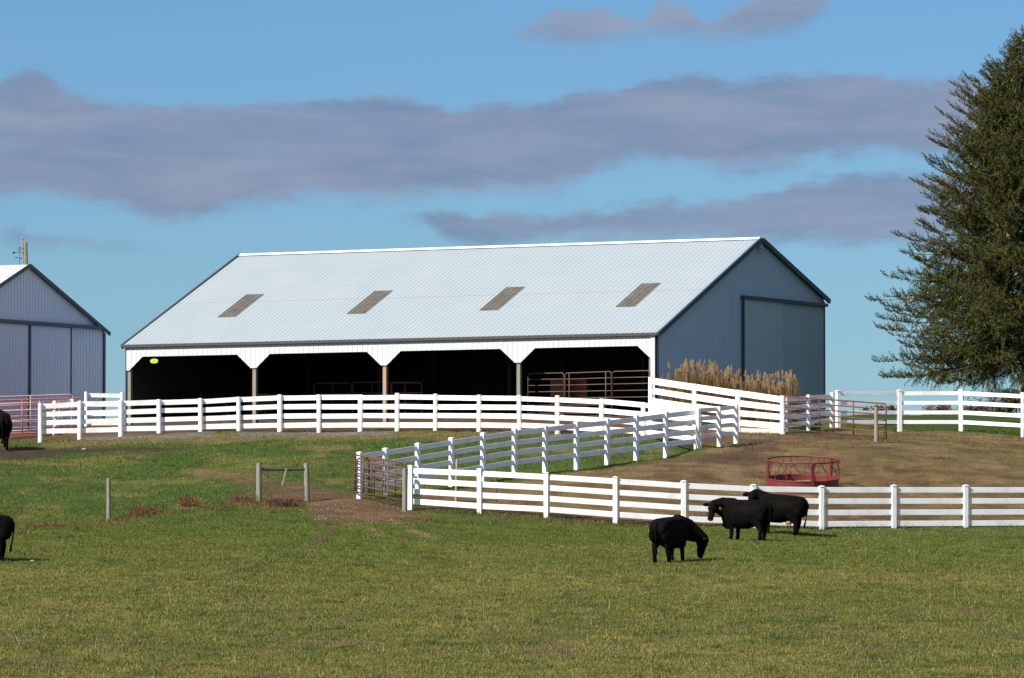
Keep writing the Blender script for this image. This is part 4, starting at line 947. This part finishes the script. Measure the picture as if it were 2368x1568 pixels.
    fast_mesh('crown', V, q, M['leaf'], c, root, base, k=4)
    tag(cones.build('cones', M['cone'], root), kind='stuff')
    print('spruce leaves', len(q), 'cones', ncone)
tb = Vector(at(2376, 985, 245)); tb = on(tb.x, tb.y)
topz = at(2376, 66, 245)[2]
spruce('tall dark green spruce with hanging brown cones at the right edge', tb, topz - tb.z, 8.0, 2.9)
# plumed grass in front of the barn gable
def plume_clump(label, x, ytop, Y, w, n, group, seed):
    rng = np.random.default_rng(seed); b = Vector(at(x, 950, Y)); b = on(b.x, b.y); H = Vector(at(x, ytop, Y)).z - b.z
    root = thing('plume_grass', label, 'ornamental grass', b, group)
    nb = n * 60; a = rng.uniform(0, 6.28, nb); r0 = np.sqrt(rng.random(nb)) * w * .5
    P = np.stack([b.x + r0 * np.cos(a), b.y + r0 * np.sin(a), np.full(nb, b.z)], 1)
    D_ = np.stack([np.cos(a) * .18 * rng.random(nb), np.sin(a) * .18 * rng.random(nb), np.ones(nb)], 1) + rng.normal(0, .09, (nb, 3)); D_ /= np.linalg.norm(D_, axis=1)[:, None]
    L = H * rng.uniform(.35, .86, nb); c = np.array([.21, .118, .045]) * rng.uniform(.45, 1.4, (nb, 1)); c[rng.random(nb) < .15] = (.10, .09, .03)
    V, q, cc = leafquads(P, D_, L, np.full(nb, .022), c); fast_mesh('leaves', V, q, M['leaf'], cc, root, b, k=4)
    PP = []; DD = []; LL = []; CC = []; mbS = MB()
    for k in range(n):
        a_ = rng.uniform(0, 6.28); rr = math.sqrt(rng.random()) * w * .55; h = H * rng.uniform(.72, 1.0); ln = rng.normal(0, .05, 2)
        p0 = np.array([b.x + rr * math.cos(a_), b.y + rr * math.sin(a_), b.z]); p1 = p0 + np.array([ln[0] * h + .08 * math.cos(a_), ln[1] * h, h - .32])
        mbS.tube([p0, p1], .006, 4, cap=False); col_ = np.array([.37, .26, .135]) * rng.uniform(.75, 1.3)
        m_ = 190; t = rng.random(m_); PP.append(p1 + np.stack([ln[0] * t * .4 + rng.normal(0, .035, m_) * (1.1 - t), rng.normal(0, .035, m_), t * .30], 1))
        d = np.stack([rng.normal(0, .45, m_), rng.normal(0, .45, m_), np.ones(m_)], 1); DD.append(d / np.linalg.norm(d, axis=1)[:, None]); LL.append(rng.uniform(.035, .08, m_)); CC.append(np.repeat(col_[None], m_, 0))
    mbS.build('stems', mat('straw_stem', (.30, .19, .09), .8) if 'stemm' not in M else M['stemm'], root)
    PP = np.concatenate(PP); V, q, cc = leafquads(PP, np.concatenate(DD), np.concatenate(LL), np.full(len(PP), .013), np.concatenate(CC)); fast_mesh('plumes', V, q, M['leaf'], cc, root, b, k=4)
M['stemm'] = mat('straw_stem', (.30, .19, .09), .8)
cl = [(1550, 866, 229, .35, 5, 'thin sparse plume grass clump nearest the barn corner'), (1575, 836, 228.5, .55, 13, 'narrow upright plume grass clump set left of the main tuft'),
      (1608, 832, 228, .9, 26, 'tallest full tan plume grass clump in front of the shade-tinted gable'), (1638, 834, 228, .9, 24, 'full plume grass clump just right of the tallest one'),
      (1665, 842, 227.5, .9, 20, 'plume grass clump under the left part of the gable wall'), (1690, 853, 227.5, .8, 18, 'plume grass clump left of the dark door edge'),
      (1726, 866, 227, .75, 13, 'plume grass clump right in front of the door edge'), (1752, 856, 227, .55, 9, 'thin tall plume grass clump on the left door leaf'),
      (1768, 864, 226.5, .7, 14, 'bushy plume grass clump at the middle of the door'), (1797, 872, 226, .55, 8, 'low plume grass clump under the right door leaf'),
      (1808, 856, 226.5, .45, 8, 'tall narrow plume grass clump near the gate hinge post'), (1824, 868, 226, .6, 10, 'rightmost plume grass clump above the gate hinge')]
for i, (x, yt, Y, w, n, lab) in enumerate(cl): plume_clump(lab, x, yt - 3, Y, w * 1.05, n + 4, 'tan plume grasses in front of the barn gable', 300 + i)
# reddish weeds in the old fence line
def weed(label, x, y, w, h, n, seed, c0=(.17, .075, .045), Y=None, group='red brown weeds along the old fence line', name='weed_clump', lw=.02):
    rng = np.random.default_rng(seed); b = G(x, y) if Y is None else on(*at(x, y, Y)[:2])
    a = rng.uniform(0, 6.28, n); r0 = np.sqrt(rng.random(n)); X = b.x + r0 * np.cos(a) * w / 2; Yv = b.y + r0 * np.sin(a) * w * .35
    P = np.stack([X, Yv, [gh(i, j) - .02 for i, j in zip(X, Yv)]], 1)
    D_ = np.stack([rng.normal(0, .5, n), rng.normal(0, .5, n), np.ones(n)], 1); D_ /= np.linalg.norm(D_, axis=1)[:, None]
    s = rng.random(n); P2 = P + D_ * (s * h * .7)[:, None] * (rng.random(n) < .6)[:, None]
    c = np.array(c0) * rng.uniform(.45, 1.5, (n, 1)); V, q, cc = leafquads(P2, D_, rng.uniform(.3, 1, n) * h * .5, np.full(n, lw), c)
    return tag(fast_mesh(name, V, q, M['leaf'], cc, None, tuple(b), k=4), label, 'weeds', group)
weed('low rusty weed clump right of the lone grey post', 330, 1191, 1.1, .32, 900, 1)
weed('taller rusty weed clump halfway between lone post and brace', 436, 1174, .6, .50, 500, 2, (.19, .085, .05))
weed('red brown weed clump just left of the wooden brace', 560, 1163, 1.0, .36, 900, 3, (.17, .09, .065))
weed('dense red brown weeds growing between the two brace posts', 655, 1170, 1.2, .36, 1300, 4, (.14, .065, .048))
weed('flat orange brown weed patch in front of the wooden brace', 640, 1181, 1.1, .12, 700, 5, (.24, .10, .055))
weed('short brown weed tufts trailing left of the lone post', 120, 1219, 1.6, .16, 700, 6, (.14, .085, .04))
weed('dry brown weeds further left of the clump beside the brace', 500, 1175, 1.3, .16, 700, 8, (.15, .095, .04))
weed('small red leafed weed in front of the front fence end', 985, 1205, .5, .15, 150, 7, (.24, .06, .045))
weed('green leafy weeds behind the gate by the shaded fence', 1850, 988, 1.7, .42, 1500, 9, (.045, .09, .02), Y=223, group=None, lw=.05)
# scattered little stones and a pale one near the mud
rng = np.random.default_rng(77)
mb = MB()
def stones(name, label, pts, s0, s1, m):
    mb = MB()
    for (x, y) in pts:
        p = G(x, y); s = rng.uniform(s0, s1); mb.ell(p + UP * s * .2, (s, s * .8, s * .5), n=6, m=4)
    return tag(mb.build(name, m, None, tuple(G(*pts[0]))), label, 'stones', kind='stuff')
stones('gravel', 'pale gravel scattered on the dirt track by the gate', [(rng.uniform(700, 940), rng.uniform(1165, 1205)) for _ in range(110)], .012, .035, M['stone'])
stones('gravel', 'grey gravel strip under the curved white fence', [(x, 1016 - (x - 190) * .03 + rng.uniform(-3, 3) if x < 480 else 1005 + rng.uniform(-3, 3)) for x in rng.uniform(190, 900, 260)], .012, .035, M['stone'])
for (x, y, s, lab) in ((195, 1042, .11, 'white stone lying on the dark mud near the curved fence'), (75, 1299, .07, 'small white scrap in the grass below the lower left cow')):
    p = G(x, y); tag(MB().ell(p + UP * s * .3, (s, s * .7, s * .45), n=9, m=6).build('pale_stone', M['stone'], None, tuple(p)), lab, 'stone')
# ------------------------------------------------------------------ far trees
def far_tree(label, x, ytop, Y, wpx, c, n, seed, group='trees beyond the far field', bare=False):
    rng = np.random.default_rng(seed); t = Vector(at(x, ytop, Y)); b = Vector((t.x, t.y, float(height(np.array([t.x]), np.array([t.y]))[0]))); H = t.z - b.z; w = wpx * Y / F
    root = thing('bare_tree' if bare else 'broad_tree', label, 'tree', b, group)
    MB().tube([b - UP * .3, b + UP * H * .5, b + UP * H * .9], [.22, .14, .03], 8).build('trunk', M['bark'], root)
    nl = 14; ctr = [(rng.uniform(-.40, .40) * w, rng.uniform(-.35, .35) * w, H - w * rng.uniform(.16, .9), w * rng.uniform(.12, .20)) for _ in range(nl)]
    k = rng.integers(0, nl, n); cc = np.array(ctr)[k]; g = rng.normal(0, .55, (n, 3)); P = np.array([b.x, b.y, b.z]) + cc[:, :3] + g * cc[:, 3:4]
    P[:, 2] = np.minimum(P[:, 2], t.z)
    D_ = rng.normal(0, 1, (n, 3)) + np.array([0, 0, .5]); D_ /= np.linalg.norm(D_, axis=1)[:, None]
    lobe = rng.uniform(.7, 1.35, nl)[k][:, None]
    V, q, col_ = leafquads(P, D_, rng.uniform(.12, .28, n) * (2.5 if bare else 1), np.full(n, .03 if bare else .11), np.array(c)[None] * lobe * rng.uniform(.7, 1.3, (n, 1)))
    fast_mesh('crown', V, q, M['leaf'], col_, root, b, k=4)
    for _ in range(5):
        e = ctr[int(rng.integers(0, nl))]; MB().tube([b + UP * H * .3, b + Vector(e[:3])], [.09, .02], 5).build('limb', M['bark'], root)
for i, (x, yt, Y, w, c, n, lab, ba) in enumerate([(2012, 940, 430, 60, (.075, .055, .03), 2600, 'low brown tree far away seen under the first fence panel', 0), (2045, 938, 440, 55, (.05, .065, .025), 2600, 'low green tree far away behind the short wooden post', 0),
    (2155, 938, 450, 80, (.10, .05, .045), 3000, 'reddish far tree seen between the second and third posts', 0), (2195, 935, 440, 60, (.085, .05, .045), 2400, 'dull red far tree left of the third fence post', 0),
    (2265, 918, 430, 85, (.11, .065, .05), 4200, 'russet far tree just right of the third post', 0), (2310, 917, 425, 60, (.09, .06, .04), 3200, 'brown far tree under the spruce boughs', 0),
    (2298, 880, 420, 50, (.07, .05, .04), 500, 'thin bare tree rising above the russet ones', 1), (2350, 900, 400, 60, (.07, .075, .028), 3600, 'olive green far tree beside the spruce trunk', 0),
    (2110, 952, 470, 90, (.08, .06, .04), 2000, 'lowest brown treetop barely clearing the far field', 0), (2400, 905, 410, 80, (.06, .065, .03), 2500, 'far green tree right behind the spruce trunk', 0), (2235, 945, 460, 60, (.06, .06, .03), 1600, 'low olive treetop hidden behind the third post', 0)]):
    far_tree(lab, x, yt, Y, w, c, n, 500 + i, bare=bool(ba))
# dim cattle resting in the barn
for i, (x, y, Y, sc_) in enumerate(((640, 965, 243, 1), (556, 970, 245.5, 1))):
    p = Vector(at(x, y, Y)); p.z = BHG + .0
    c = cow(('dim dark cow standing in shade right of the second barn post' if i == 0 else 'dim dark cow standing in shade left of the second barn post'), p, R(20 if i else 165), (1.2, 0, 1.1), (.6, 0, -.5), scale=.9)
    c.rotation_euler = (0, 0, R(20 if i else 165))
print('objects', len(bpy.data.objects))
